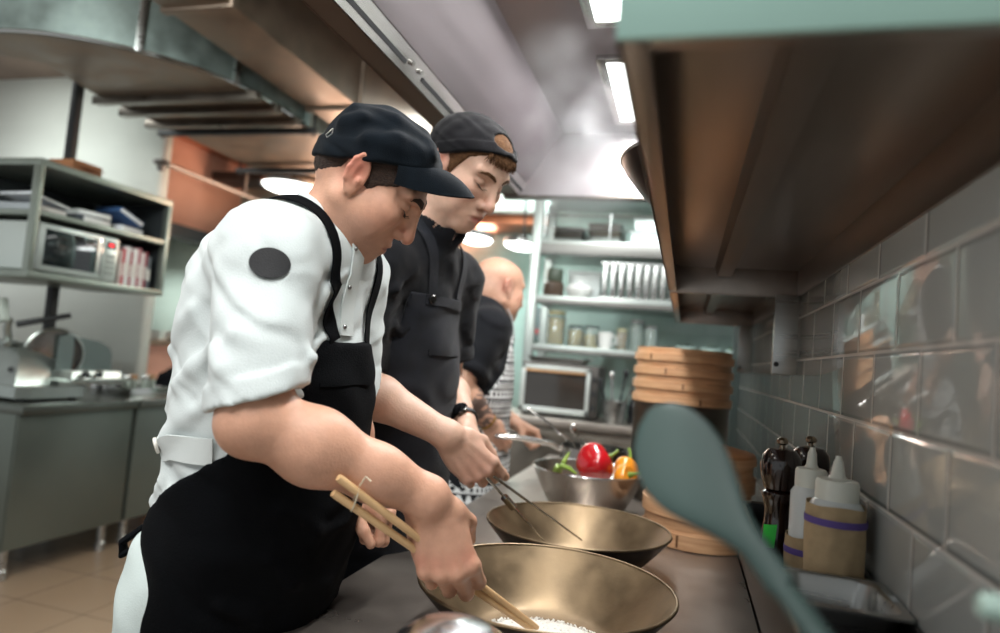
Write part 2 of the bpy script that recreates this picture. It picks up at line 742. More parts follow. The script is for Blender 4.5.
b.b2((-4.80, 5.86, 1.20), (-4.68, 6.0, 2.30), bev=0)
tag(b.build('wall_left', salmon, sharp=0), kind='structure')
b = MB()
b.b2((-4.84, 4.42, 2.20), (-4.62, 5.98, 2.32), bev=.004)
tag(b.build('trim_2', mat('dark_lintel', '#33363a', rough=.5), sharp=0), kind='structure')
b = MB()
b.b2((-4.90, 4.42, 1.19), (-4.50, 5.9, 1.235), bev=.004)
tag(b.build('trim_3', mat('sill_wood', '#8a7866', rough=.5), sharp=0), kind='structure')
b = MB()
b.b2((-6.3, 4.42, 0), (-6.2, 6.14, 3.40), bev=0)
tag(b.build('wall_outer', mat('dim_paint', '#7d7672', rough=.7, var=.3, vscale=2), sharp=0), kind='structure')
b = MB()
b.b2((-4.68, 4.42, 3.12), (-4.36, 6.0, 3.40), bev=.004)
tag(b.build('trim_4', mat('rust_beam', '#a8664a', rough=.6, var=.15, vscale=4), sharp=0), kind='structure')
for k, x in enumerate((-4.35, -4.75)):
    b = MB()
    b.b2((x, 1.5, 3.28), (x + .14, 4.3, 3.40), bev=.006)
    tag(b.build('trim_%d' % (5 + k), mat('pale_beam', '#aeb3ab', rough=.6), sharp=0), kind='structure')
# ============================================================ extraction hood
hood = thing('extraction_hood', (-.25, 1.2, 2.0), 'large stainless extraction hood with lit panels over the cooking counter', 'hood')
Y0, Y1 = -.9, 2.56
M_hood = mat('hood_steel', '#948d91', rough=.40, metal=.9, var=.05, vscale=2.2, rvar=.05, bump=.01, bscale=80, stretch=(10, 1, 10))
def runx(prof, y0, y1, name, material, th=.004):
    b = MB()
    rows = [[(x, y, z) for y in np.linspace(y0, y1, 2)] for x, z in prof]
    b.sheet(rows, th)
    return b.build(name, material, hood, sharp=20)
runx([(-.754, 2.55), (-.754, 1.997)], Y0, Y1 + .03, 'outer_skin', mat('hood_outer', '#5e4a40', rough=.4, metal=.7))
runx([(-.752, 2.0), (-.694, 2.0)], Y0, Y1 + .03, 'bottom_flange', mat('hood_flange', '#6b5a52', rough=.4, metal=.8))
g = runx([(-.692, 2.0), (-.667, 2.055)], Y0, Y1, 'grease_gutter', M_steel_bright)
for i in range(8):
    y = -.5 + i * .40
    b = MB()
    rows = [[(-.6817 + .010 * u, yy, 2.0150 + .022 * u) for yy in (y, y + .30)] for u in (0, .42)]
    b.sheet(rows, .003)
    b.build('gutter_slot', M_dark, g)
    for yy in (y + .325, y + .375):
        b = MB()
        b.cyl((-.676, yy, 2.028), (-.670, yy, 2.025), .006, n=12)
        b.build('gutter_bolt', M_steel_bright, g)
runx([(-.665, 2.052), (-.528, 2.25)], Y0, Y1, 'sloped_panel', M_hood)
b = MB()
b.b2((-.53, Y0, 2.25), (.248, Y1, 2.256), bev=0)
b.build('roof_panel', M_hood, hood)
b = MB()
b.b2((-.755, Y1, 1.995), (.248, Y1 + .03, 2.55), bev=.002)
b.build('end_panel', mat('end_steel', '#c9c1c5', rough=.42, metal=.9, var=.05, vscale=2), hood)
b = MB()
b.b2((-.755, Y1 - .012, 1.988), (.248, Y1 + .034, 1.999), bev=.002)
b.build('end_flange', M_steel_dark, hood)
M_lamp = mat('lamp_diffuser', '#f4f8f6', rough=.4, emit=5.0)
for y0, y1 in ((-.35, .75), (1.06, 1.68), (1.92, 2.40)):  # first panel is out of view, added to brighten the faces
    b = MB()
    for lo_, hi_ in (((-.312, y0 - .03, 2.236), (-.285, y1 + .03, 2.251)), ((-.192, y0 - .03, 2.236), (-.165, y1 + .03, 2.251)),
                     ((-.285, y0 - .03, 2.236), (-.192, y0, 2.251)), ((-.285, y1, 2.236), (-.192, y1 + .03, 2.251))):
        b.b2(lo_, hi_, bev=.002)
    fr = b.build('light_frame', M_steel_bright, hood)
    b = MB()
    b.b2((-.285, y0, 2.240), (-.192, y1, 2.249), bev=0)
    b.build('light_panel', M_lamp, fr)
    area('hood_lamp', (-.238, (y0 + y1) / 2, 2.232), (-.238, (y0 + y1) / 2, 1.0), .09, y1 - y0, 12 if y0 < 0 else 9, (1, .985, .96))

# steam curling up under the hood
def steam(name, lo_, hi_, dens, scale, label, seed):
    b = MB()
    b.b2(lo_, hi_, bev=0)
    m = bpy.data.materials.new(name)
    m.use_nodes = True
    nt = m.node_tree
    nt.nodes.remove(nt.nodes['Principled BSDF'])
    out = nt.nodes['Material Output']
    vol = nt.nodes.new('ShaderNodeVolumePrincipled')
    vol.inputs['Color'].default_value = (.95, .97, 1, 1)
    vol.inputs['Anisotropy'].default_value = .2
    tc = nt.nodes.new('ShaderNodeTexCoord')
    n = nt.nodes.new('ShaderNodeTexNoise')
    n.inputs['Scale'].default_value = scale
    n.inputs['Detail'].default_value = 4
    n.inputs['Distortion'].default_value = 1.2
    mp = nt.nodes.new('ShaderNodeMapping')
    mp.inputs['Location'].default_value = (seed, 0, seed)
    nt.links.new(tc.outputs['Object'], mp.inputs['Vector'])
    nt.links.new(mp.outputs['Vector'], n.inputs['Vector'])
    g1 = nt.nodes.new('ShaderNodeTexGradient')
    g1.gradient_type = 'SPHERICAL'
    mp2 = nt.nodes.new('ShaderNodeMapping')
    mp2.inputs['Location'].default_value = (-1, -1, -1)
    mp2.inputs['Scale'].default_value = (2, 2, 2)
    nt.links.new(tc.outputs['Generated'], mp2.inputs['Vector'])
    nt.links.new(mp2.outputs['Vector'], g1.inputs['Vector'])
    mr = nt.nodes.new('ShaderNodeMapRange')
    mr.inputs['From Min'].default_value = .45
    mr.inputs['From Max'].default_value = .72
    mr.inputs['To Max'].default_value = dens
    nt.links.new(n.outputs['Fac'], mr.inputs['Value'])
    mu = nt.nodes.new('ShaderNodeMath')
    mu.operation = 'MULTIPLY'
    nt.links.new(mr.outputs['Result'], mu.inputs[0])
    nt.links.new(g1.outputs['Fac'], mu.inputs[1])
    nt.links.new(mu.outputs[0], vol.inputs['Density'])
    nt.links.new(vol.outputs[0], out.inputs['Volume'])
    o = b.build('steam', m, sharp=0)
    tag(o, label, 'steam', kind='stuff')
    return o
steam('hood_steam', (-.58, 1.30, 1.72), (-.10, 2.45, 2.23), 2.4, 5.5, 'white steam curling up under the hood lights', 3.0)

# ============================================================ ducts and ceiling services
def duct_label(o):
    pass
d1 = thing('ventilation_duct', (-3.0, 4.0, 2.75), 'wide galvanised duct bending across the ceiling above the microwave rack', 'duct', 'ceiling ducts')
b = MB()
out_ = [(-5.6, 2.40)] + [(-3.5 + math.cos(a) * 1.0, 3.4 + math.sin(a) * 1.0) for a in np.linspace(-PI / 2, 0, 22)] + [(-2.5, 5.35)]
inn = [(-3.60, 5.35), (-3.60, 3.15), (-3.50, 2.75), (-3.7, 2.62), (-5.6, 2.62)]
b.prism([(x, y, 0) for x, y in out_ + inn], (0, 0, 2.75), (0, 0, 3.10))
b.build('duct_body', M_galv, d1, sharp=25)
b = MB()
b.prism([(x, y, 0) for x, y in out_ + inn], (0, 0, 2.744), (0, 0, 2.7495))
b.build('underside_floor_tint', mat('duct_tan_sheet', '#857466', rough=.45, metal=.75, var=.2, vscale=6, rvar=.1), d1, sharp=25)  # thin added sheet, brown floor reflection put into its colour
def path_bar(pts, w, h, name, material, parent):
    b = MB()
    b.tube(pts, w, 8, flat=(1, h))
    return b.build(name, material, parent)
path_bar([(x - .0, y, 2.752) for x, y in out_], .012, 1.0, 'duct_edge', M_steel_bright, d1)
for y in (3.20, 3.40, 3.62):
    b = MB()
    b.b2((-3.66, y, 2.70), (-2.47, y + .05, 2.752), bev=.004)
    b.build('duct_flange', M_steel_dark, d1)
for a in (-.80, -.30):
    b = MB()
    p = (-3.5 + math.cos(a) * 1.005, 3.4 + math.sin(a) * 1.005)
    b.box((p[0], p[1], 2.925), (.03, .035, .36), rz=a)
    b.build('duct_seam', M_steel, d1)
for y in (3.75, 4.25, 4.7):
    b = MB()
    b.b2((-2.505, y, 2.74), (-2.47, y + .035, 3.11))
    b.build('duct_seam', M_galv, d1)
d2 = thing('ventilation_duct', (-2.22, 2.5, 2.80), 'narrow straight duct running along the ceiling beside the hood', 'duct', 'ceiling ducts')
b = MB()
b.b2((-2.40, .1, 2.80), (-2.04, 5.35, 3.22), bev=.006)
b.build('duct_body', mat('duct_tan_sheet', '#857466', rough=.42, metal=.75, var=.2, vscale=6, rvar=.1), d2)
for y in (1.2, 2.4, 3.6, 4.8):
    b = MB()
    b.b2((-2.415, y, 2.785), (-2.025, y + .04, 3.235), bev=.004)
    b.build('duct_flange', mat('duct_tan_sheet', '#a08f80'), d2)
d3 = thing('ventilation_duct', (-1.45, 2.5, 2.95), 'tan duct hung closest to the outer edge of the hood', 'duct', 'ceiling ducts')
b = MB()
b.b2((-1.75, .1, 3.02), (-1.25, 5.2, 3.36), bev=.006)
b.build('duct_body', mat('duct_tan_sheet', '#a08f80'), d3)
for y in (1.6, 3.0, 4.4):
    b = MB()
    b.b2((-1.765, y, 3.005), (-1.235, y + .04, 3.37), bev=.004)
    b.build('duct_flange', mat('duct_tan_sheet', '#a08f80'), d3)
for i, (y, x0, x1, z) in enumerate(((3.78, -3.68, -2.43, 2.715), (4.65, -3.7, -1.97, 2.70))):
    t = thing('duct_hanger', ((x0 + x1) / 2, y, z), ['dark hanger rail crossing under the wide duct on drop rods', 'dark hanger rail under the ducts nearest the far lamp'][i], 'hanger rail', 'duct hangers')
    b = MB()
    b.b2((x0, y - .02, z - .02), (x1, y + .02, z + .02))
    b.build('rail', M_iron, t)
    for x in (x0 + .03, x1 - .015):
        b = MB()
        b.cyl((x, y, z - .04), (x, y, 3.40), .007, n=10)
        b.build('drop_rod', M_iron, t)
t = thing('sprinkler_pipe', (-4.1, 4.6, 2.62), 'thin pipe with a sprinkler head hanging in front of the salmon wall', 'pipe')
b = MB()
b.tube([(-4.02, 4.16, 2.63), (-4.02, 5.95, 2.63)], .018, 12)
b.build('pipe', mat('pale_pipe', '#a59a92', rough=.45, metal=.5), t)
b = MB()
b.lathe([(.0, .03), (.055, .03), (.06, .01), (.03, -.01), (.022, -.05), (.0, -.055)], (-4.02, 4.18, 2.61), 24)
b.build('sprinkler_head', mat('grey_metal', '#6b6662', rough=.5, metal=.6), t)
for y in (4.2, 5.2):
    b = MB()
    b.cyl((-4.02, y, 2.64), (-4.02, y, 3.40), .010, n=10)
    b.build('drop_rod', mat('pale_pipe', '#a59a92'), t)
t = thing('cable_tray', (-3.4, 5.5, 2.86), 'dark cable tray crossing the ceiling in front of the salmon wall', 'cable tray')
b = MB()
b.b2((-4.6, 5.45, 2.84), (-2.35, 5.75, 2.86), bev=.003)
b.b2((-4.6, 5.43, 2.84), (-2.35, 5.45, 2.92), bev=.003)
b.b2((-4.6, 5.75, 2.84), (-2.35, 5.77, 2.92), bev=.003)
b.build('tray', M_iron, t)
for x in (-4.0, -2.6):
    b = MB()
    b.cyl((x, 5.6, 2.86), (x, 5.6, 3.40), .008, n=8)
    b.build('drop_rod', M_iron, t)
# round and tube lamps
M_lamp2 = mat('lamp_glow', '#fbfdfa', rough=.4, emit=5.0)
def oval_lamp(x, y, z, rx, ry, label, ztop=3.4):
    t = thing('ceiling_lamp', (x, y, z), label, 'lamp', 'far ceiling lamps')
    b = MB()
    b.lathe([(.0, -.035), (.6, -.032), (.92, -.015), (1.0, .01), (1.0, .02)], (x, y, z), 36, sx=rx, sy=ry)
    b.build('diffuser', M_lamp2, t)
    b = MB()
    b.lathe([(1.04, .0), (1.06, .02), (1.0, .05), (.4, .07), (.0, .07)], (x, y, z), 36, sx=rx, sy=ry)
    b.build('housing', M_steel, t)
    b = MB()
    b.cyl((x, y, z + .06), (x, y, ztop), .008, n=10)
    b.build('drop_rod', M_iron, t)
oval_lamp(-1.68, 5.0, 2.26, .13, .20, 'oval glowing lamp hanging just right of the second cook\'s chin')
oval_lamp(-1.30, 5.05, 2.23, .14, .16, 'oval glowing lamp hanging above the bald cook')
oval_lamp(-2.06, 5.0, 2.32, .15, .20, 'oval glowing lamp half hidden behind the second cook\'s chin')
oval_lamp(-3.42, 5.05, 2.66, .24, .28, 'large glowing lamp under the wide duct behind the first cook')
area('far_lamp', (-1.5, 5.0, 2.15), (-1.5, 5.0, 0), .8, .4, 14, (.93, 1, .98))
t = thing('tube_lamp', (-.58, 4.55, 2.55), 'slim tube lamp along the top of the back rack', 'lamp')
b = MB()
b.b2((-.86, 4.12, 2.50), (-.05, 4.19, 2.53))
b.build('housing', M_steel, t)
b = MB()
b.tube([(-.84, 4.155, 2.488), (-.07, 4.155, 2.488)], .016, 12)
b.build('tube', M_lamp2, t)
# ------------------------------------------------------------------ people
def A3(x):
    return np.array(x, np.float64)


def sub_field(F, G, c, br, k=0.01, op='add'):
    F._a(op, k, c, br, lambda P: G.ev(P))


def half(p, n):
    """region behind the plane through p with outward normal n"""
    p = np.array(p, np.float32)
    n = np.array(n, np.float32)
    n = n / np.linalg.norm(n)
    return lambda P: (P - p) @ n


def poly_sd(px, pz, poly):
    poly = np.array(poly, np.float64)
    d = np.full(px.shape, 1e9)
    s = np.ones(px.shape)
    n = len(poly)
    for i in range(n):
        a, b = poly[i], poly[i - 1]
        e = b - a
        wx, wz = px - a[0], pz - a[1]
        t = np.clip((wx * e[0] + wz * e[1]) / (e @ e), 0, 1)
        d = np.minimum(d, (wx - e[0] * t) ** 2 + (wz - e[1] * t) ** 2)
        c1 = pz >= a[1]
        c2 = pz < b[1]
        c3 = e[0] * wz > e[1] * wx
        fl = (c1 & c2 & c3) | (~c1 & ~c2 & ~c3)
        s = np.where(fl, -s, s)
    return s * np.sqrt(d)


def ripple(P, s, amp, seed=0.0):
    x, y, z = P[:, 0] * s, P[:, 1] * s, P[:, 2] * s
    w = np.sin(1.3 * x + 2.1 * z + seed) + np.sin(1.7 * y - 1.1 * z + 2 * seed)
    return amp * (np.sin(2.2 * x - 1.4 * y + 1.5 * w + seed) * np.sin(1.9 * z + 1.2 * y + 1.1 * w + 3 * seed))


class Head:
    def __init__(self, pos, R, s=1.0):
        self.p = A3(pos)
        self.R = A3(R)
        self.s = s
        self.g = 0.0

    def L(self, x, y, z):
        return self.p + self.R @ A3((x, y, z)) * self.s

    def loc(self, P):
        return ((P - self.p.astype(np.float32)) @ self.R.astype(np.float32)) / self.s

    def e(self, F, c, r, k=0.02, op='add', R=None):
        Rm = self.R if R is None else self.R @ A3(R)
        F.ell(self.L(*c), A3(r) * self.s, Rm, k * self.s, op)

    def c(self, F, a, b, ra, rb, k=0.02, op='add'):
        F.cone(self.L(*a), self.L(*b), ra * self.s, rb * self.s, k * self.s, op)

    def skull(self, F, grow=0.0):
        grow = grow + self.g
        self.e(F, (-.008, 0, .04), (.096 + grow, .076 + grow, .082 + grow))
        self.e(F, (.035, 0, .042), (.064 + grow, .062 + grow, .066 + grow), .03)
        self.e(F, (-.045, 0, -.015), (.052 + grow, .058 + grow, .05 + grow), .03)

    def face(self, F, ears=True, fat=0.0):
        self.e(F, (.042, 0, -.025), (.056, .056 + fat, .068), .03)
        for s in (-1, 1):
            self.c(F, (.0, s * .054, -.045), (.074, s * .016, -.094), .02 + fat, .017, .03)
            self.e(F, (.06, s * .045, -.012), (.03, .022, .022), .025)
            self.e(F, (.045, s * .045, -.05), (.036, .02 + fat, .03), .03)
        self.e(F, (.078, 0, -.093), (.02, .021, .018), .02)
        self.e(F, (.025, 0, -.075), (.052, .042 + fat, .03), .03)
        self.e(F, (.078, 0, -.062), (.026, .033, .026), .02)
        # brow ridge and sockets
        for s in (-1, 1):
            self.c(F, (.0915, s * .013, .033), (.078, s * .05, .036), .0085, .008, .016)
            self.e(F, (.101, s * .032, .013), (.016, .02, .0115), .014, 'sub')
            # closed-down upper lid over the eyeball
            self.e(F, (.0775, s * .0325, .0125), (.0145, .0165, .0135), .004)
            self.c(F, (.0905, s * .02, .0075), (.083, s * .047, .009), .0016, .0014, .003, 'sub')
            self.c(F, (.0915, s * .02, .0215), (.083, s * .046, .022), .0012, .001, .004, 'sub')
        # nose
        self.c(F, (.096, 0, .022), (.115, 0, -.018), .0085, .0105, .014)
        self.e(F, (.1175, 0, -.0265), (.0125, .0125, .0115), .008)
        for s in (-1, 1):
            self.e(F, (.103, s * .0135, -.031), (.012, .0070, .0090), .005)
            self.e(F, (.110, s * .0070, -.0395), (.0065, .0038, .0050), .003, 'sub')
        # lips
        self.e(F, (.1000, 0, -.0572), (.0092, .022, .0064), .006)
        self.e(F, (.0985, 0, -.0708), (.0092, .0195, .0072), .006)
        for s in (-1, 1):
            self.c(F, (.1095, 0, -.0637), (.0915, s * .0262, -.0655), .0021, .0015, .004, 'sub')
        if ears:
            for s in (-1, 1):
                T = Matrix.Rotation(math.radians(-14), 3, 'Y') @ Matrix.Rotation(math.radians(-s * 20), 3, 'Z')
                T = np.array(T)
                self.e(F, (-.002, s * .077, .003), (.0185, .0065, .0335), .004, 'add', T)
                self.e(F, (.004, s * .0825, .005), (.0095, .0065, .0185), .004, 'sub', T)
                self.e(F, (.0, s * .084, .019), (.009, .0035, .007), .003, 'sub', T)
                self.e(F, (.007, s * .079, -.005), (.004, .0045, .007), .003, 'add', T)
                self.e(F, (.006, s * .0765, -.025), (.0085, .0055, .009), .005, 'add', T)
                # rim of the ear
                pts = []
                for i in range(9):
                    a = math.radians(-70 + i * 36)
                    q = T @ A3((.0170 * math.cos(a) * -1, 0, .0315 * math.sin(a)))
                    pts.append((-.002 + q[0], s * .0805 + q[1], .005 + q[2]))
                for i in range(1, 5):
                    self.c(F, pts[i], pts[i + 1], .0034, .0034, .003)


def hand_field(F, W_, a, t, n, curl, thumb, s=1.0, k=0.011, spread=0.0):
    """W_ wrist, a towards the knuckles, t towards the thumb side, n out of the back of the hand.
    curl: per finger (index..little) three bend angles in degrees"""
    W_, a, t, n = A3(W_), A3(a), A3(t), A3(n)
    a = a / np.linalg.norm(a)
    t = t - a * (t @ a)
    t = t / np.linalg.norm(t)
    n2 = np.cross(a, t)
    n = n2 if n2 @ n > 0 else -n2
    P = lambda x, y, z: W_ + (a * x + t * y + n * z) * s
    mcp = [(.094, .030, .002), (.097, .0095, .005), (.092, -.0115, .003), (.083, -.031, -.001)]
    ph = [(.043, .026, .021), (.047, .030, .022), (.043, .028, .022), (.034, .022, .019)]
    rad = [(.0112, .0095, .0085, .007), (.0115, .0098, .0088, .007), (.0108, .0092, .0083, .0068), (.0095, .0082, .0075, .006)]
    F.ell(P(.048, -.002, -.004), A3((.046, .038, .0145)) * s, np.stack([a, t, n], 1), .02)
    F.ell(P(.036, .022, -.012), A3((.034, .017, .015)) * s, np.stack([a, t, n], 1), .014)
    F.ell(P(.04, -.025, -.010), A3((.036, .014, .014)) * s, np.stack([a, t, n], 1), .014)
    for i in range(4):
        F.cone(P(.004, mcp[i][1] * .45, 0), P(*mcp[i]), .0135 * s, rad[i][0] * 1.06 * s, .014)
        F.cone(P(.03, mcp[i][1] * .7, .0125), P(mcp[i][0], mcp[i][1], mcp[i][2] + .0085), .0016 * s, .0028 * s, .008)
    tips = []
    for i in range(4):
        p = P(*mcp[i])
        F.ell(P(mcp[i][0] - .001, mcp[i][1], mcp[i][2] + .004), A3((.0105, .0092, .0095)) * s, np.stack([a, t, n], 1), .006)
        ang = 0.0
        sp = math.radians(spread * (1.5 - i) / 1.5)
        for j in range(3):
            ang += math.radians(curl[i][j])
            d = (a * math.cos(sp) + t * math.sin(sp)) * math.cos(ang) - n * math.sin(ang)
            q = p + d * ph[i][j] * s
            F.cone(p, q, rad[i][j] * s, rad[i][j + 1] * s, .003 if j else .005)
            if j:
                F.ell(p, A3((1, 1, 1)) * rad[i][j] * 1.07 * s, None, .003)
            p = q
        tips.append(p)
    # thumb leaves the side of the palm near its base
    p = P(.022, .028, -.008)
    L = (.044, .034, .026)
    r = (.0155, .0125, .011, .0085)
    for j in range(3):
        d = a * thumb[j][0] + t * thumb[j][1] + n * thumb[j][2]
        d = d / np.linalg.norm(d)
        q = p + d * L[j] * s
        F.cone(p, q, r[j] * s, r[j + 1] * s, .012 if j == 0 else .004)
        p = q
    tips.append(p)
    return tips


def tone(base, red, spots, P, stub=None):
    """natural skin tone: base colour, redder spots (centre, radius, amount)"""
    n = len(P)
    m = np.zeros(n)
    for c, r, w in spots:
        d2 = ((P - np.array(c, np.float32)) ** 2).sum(1)
        m = np.maximum(m, w * np.exp(-d2 / (r * r)))
    b, rd = A3(base), A3(red)
    col = b + (rd - b) * m[:, None]
    if stub is not None:
        c2, mk = stub
        col = col + (A3(c2) - col) * mk[:, None]
    return col


skin_mat = mat('skin', '#d8a488', rough=0.47, spec=0.4, sss=0.12, bump=0.10, bscale=260, var=.10, vscale=70, vcol='tone')


def strip(F, pts, width, th, name, material, parent, off=0.002, across=None, n=40, it=6):
    """a cloth band lying on the field F along pts (world), projected on to its surface"""
    pts = [Vector(p) for p in pts]
    # resample by a Catmull-Rom curve
    out = []
    for i in range(len(pts) - 1):
        p0, p1, p2, p3 = pts[max(i - 1, 0)], pts[i], pts[i + 1], pts[min(i + 2, len(pts) - 1)]
        m = max(2, n // (len(pts) - 1))
        for j in range(m):
            t = j / m
            out.append(0.5 * ((2 * p1) + (p2 - p0) * t + (2 * p0 - 5 * p1 + 4 * p2 - p3) * t * t + (3 * p1 - p0 - 3 * p2 + p3) * t ** 3))
    out.append(pts[-1])
    P = F.project(np.array([tuple(p) for p in out]), off, it)
    N = F.normal(P)
    T = np.gradient(P, axis=0)
    T /= np.linalg.norm(T, axis=1, keepdims=True) + 1e-9
    S = np.cross(N, T)
    S /= np.linalg.norm(S, axis=1, keepdims=True) + 1e-9
    rows = []
    for u in np.linspace(-.5, .5, 5):
        Q = F.project(P + S * width * u, off, 3)
        rows.append([tuple(q) for q in Q])
    b = MB()
    b.sheet(rows, th)
    return b.build(name, material, parent, sharp=50)


def disc_on(F, c, outdir, r1, r2, th, name, material, parent, up=(0, 0, 1), off=0.002):
    """a flat round badge wrapped on the field's surface"""
    d = Vector(outdir).normalized()
    x, y, _ = frame_from(d, up)
    rows = []
    for i in range(7):
        rr = i / 6
        rows.append([Vector(c) + x * math.cos(2 * PI * k / 40) * r1 * max(rr, .02) + y * math.sin(2 * PI * k / 40) * r2 * max(rr, .02) for k in range(41)])
    flat = [tuple(p + d * .06) for r in rows for p in r]
    Q = F.cast(np.array(flat), np.tile(-A3(d), (len(flat), 1)), off).reshape(7, 41, 3)
    b = MB()
    b.sheet(Q.tolist(), th)
    return b.build(name, material, parent, sharp=50)


def ring_mesh(F, fn, n, name):
    return None


def apron_cut(cx, cy, yaw, prof, top):
    """region of an apron: prof = (z, half angle in degrees from the front, for the right side, for the left side)"""
    zs = np.array([p[0] for p in prof])
    ar = np.radians([p[1] for p in prof])
    al = np.radians([p[2] for p in prof])
    c, s = math.cos(yaw), math.sin(yaw)

    def fn(P):
        x, y, z = P[:, 0] - cx(P[:, 2]), P[:, 1] - cy(P[:, 2]), P[:, 2]
        f = x * c + y * s
        l = -x * s + y * c
        ang = np.abs(np.arctan2(l, f))
        lim = np.where(l < 0, np.interp(z, zs, ar), np.interp(z, zs, al))
        rr = np.sqrt(f * f + l * l)
        return np.maximum((ang - lim) * np.maximum(rr, .03), z - top)
    return fn


def hull_bounds(pts, pad):
    P = np.array(pts)
    return P.min(0) - pad, P.max(0) + pad


# ---------- shared small head parts -------------------------------------------------
def head_parts(H, root, hairmat, lashmat, F, brow=1.0):
    """eyebrows, lashes"""
    for s in (-1, 1):
        pts = [H.L(.106, s * .013, .030), H.L(.104, s * .024, .0355), H.L(.098, s * .038, .0385), H.L(.085, s * .052, .034)]
        P = F.project(np.array(pts), .0004)
        fine = []
        for i in range(3):
            for j in range(5):
                fine.append(Vector(P[i]) * (1 - j / 5) + Vector(P[i + 1]) * (j / 5))
        fine.append(Vector(P[3]))
        Pf = F.project(np.array([tuple(p) for p in fine]), .0004)
        N = F.normal(Pf)
        m = len(Pf)
        b = MB()
        rng = random.Random(5 + s)
        tan = np.gradient(Pf, axis=0)
        tan /= np.linalg.norm(tan, axis=1, keepdims=True)
        upv = H.R[:, 2]
        rows = []
        for u in (-1, -.5, 0, .5, 1):
            row = []
            for i in range(m):
                wd = .0042 * brow * H.s * math.sin(PI * min(1, (i + 2.2) / (m + 2))) ** .6
                row.append(tuple(Pf[i] + upv * wd * u + N[i] * (.0012 * (1 - u * u))))
            rows.append(row)
        b.sheet(rows, .0012)
        for q in range(60):
            i = rng.randrange(m)
            base = Vector(Pf[i]) + Vector(upv) * rng.uniform(-.0045, .0035) * brow + Vector(N[i]) * .0012
            tip = base + Vector(tan[i]) * .006 + Vector(upv) * rng.uniform(.0, .003)
            b.tube([base, tip], [.0004, .0002], 4)
        b.build('eyebrow', hairmat, root, sharp=0)
        # lash line along the lowered lid
        pts = [H.L(.099, s * .0195, .0065), H.L(.1005, s * .027, .0045), H.L(.0995, s * .035, .0048), H.L(.093, s * .0435, .0072), H.L(.089, s * .0485, .0095)]
        P = F.project(np.array(pts), .0006)
        b = MB()
        b.tube([tuple(p) for p in P], [.0004, .0008, .0009, .0008, .0004], 6)
        for i in range(20):
            tt = i / 19 * 3.999
            j = int(tt)
            p = Vector(P[j]) * (1 - tt + j) + Vector(P[j + 1]) * (tt - j)
            d = Vector(H.R @ A3((.8, s * .25, -.45)))
            b.tube([p, p + d * .0035, p + d * .006 + Vector(H.R[:, 2]) * .0012], [.0003, .0002, .0001], 4)
        b.build('eyelash', lashmat, root, sharp=0)


def crown_field(H, kind):
    G = Fld()
    if kind == 'peak':
        T = np.array(Matrix.Rotation(math.radians(-12), 3, 'Y'))
        H.e(G, (.002, 0, .036), (.0945, .079, .078), 0, 'add', T)
        H.e(G, (.02, 0, .064), (.064, .066, .047), .03, 'add', T)
        H.skull(G, .0065)
        G.cut(lambda P: (lambda q: -(q[:, 2] * .80 - q[:, 0] * .60 - .0255))(H.loc(P)) * H.s, .004)
        # the sewn band stands a little proud of the crown
        Bd = Fld()
        H.e(Bd, (.002, 0, .036), (.0967, .0812, .0802), 0, 'add', T)
        H.skull(Bd, .0085)
        Bd.cut(lambda P: (lambda q: np.abs(q[:, 2] * .80 - q[:, 0] * .60 - .0255 - .017) - .0165)(H.loc(P)) * H.s, .002)
        sub_field(G, Bd, H.p, .16 * H.s, .002)
        for a in ((-.09, -.03, .075, -.02, -.05, .108), (-.02, -.05, .112, .05, -.03, .125), (-.085, -.055, .05, -.06, -.07, .08), (.015, -.075, .085, .06, -.05, .112), (-.05, .0, .108, .02, -.01, .126), (-.03, -.082, .06, .01, -.08, .092)):
            H.c(G, [q * .925 for q in a[:3]], [q * .925 for q in a[3:]], .006, .004, .024)
        G.bump = lambda P: ripple(P, 34.0, .0016, .4)
    else:
        T = np.array(Matrix.Rotation(math.radians(-8), 3, 'Y'))
        H.e(G, (-.010, 0, .036), (.103, .0835, .080), 0, 'add', T)
        H.skull(G, .0085)
        G.cut(lambda P: (lambda q: -(q[:, 2] * .81 - q[:, 0] * .586 - .017))(H.loc(P)) * H.s, .004)
        Bd = Fld()
        H.e(Bd, (-.010, 0, .036), (.1048, .0853, .0818), 0, 'add', T)
        H.skull(Bd, .0105)
        Bd.cut(lambda P: (lambda q: np.abs(q[:, 2] * .81 - q[:, 0] * .586 - .017 - .013) - .0125)(H.loc(P)) * H.s, .002)
        sub_field(G, Bd, H.p, .16 * H.s, .002)
        # opening over the strap at the front
        H.e(G, (.070, .0, .1135), (.030, .042, .022), .004, 'sub', np.array(Matrix.Rotation(math.radians(-35), 3, 'Y')))
        G.bump = lambda P: ripple(P, 40.0, .0012, 1.4)
    return G


def hair_mesh(H, polyg, v, grow, name, parent, material, lo, hi, amp=.0012):
    G = Fld()
    H.skull(G, grow)
    H.e(G, (.042, 0, -.02), (.056 + grow, .058 + grow, .066), .03)

    def reg(P):
        q = H.loc(P)
        return poly_sd(q[:, 0], q[:, 2], polyg) * H.s
    G.cut(reg, .004)
    G.bump = lambda P: amp * (np.sin(P[:, 0] * 900 + 3 * np.sin(P[:, 2] * 210)) * np.sin(P[:, 1] * 700 + P[:, 2] * 300))
    me = G.mesh(lo, hi, v, name)
    return link(name, me, material, parent)


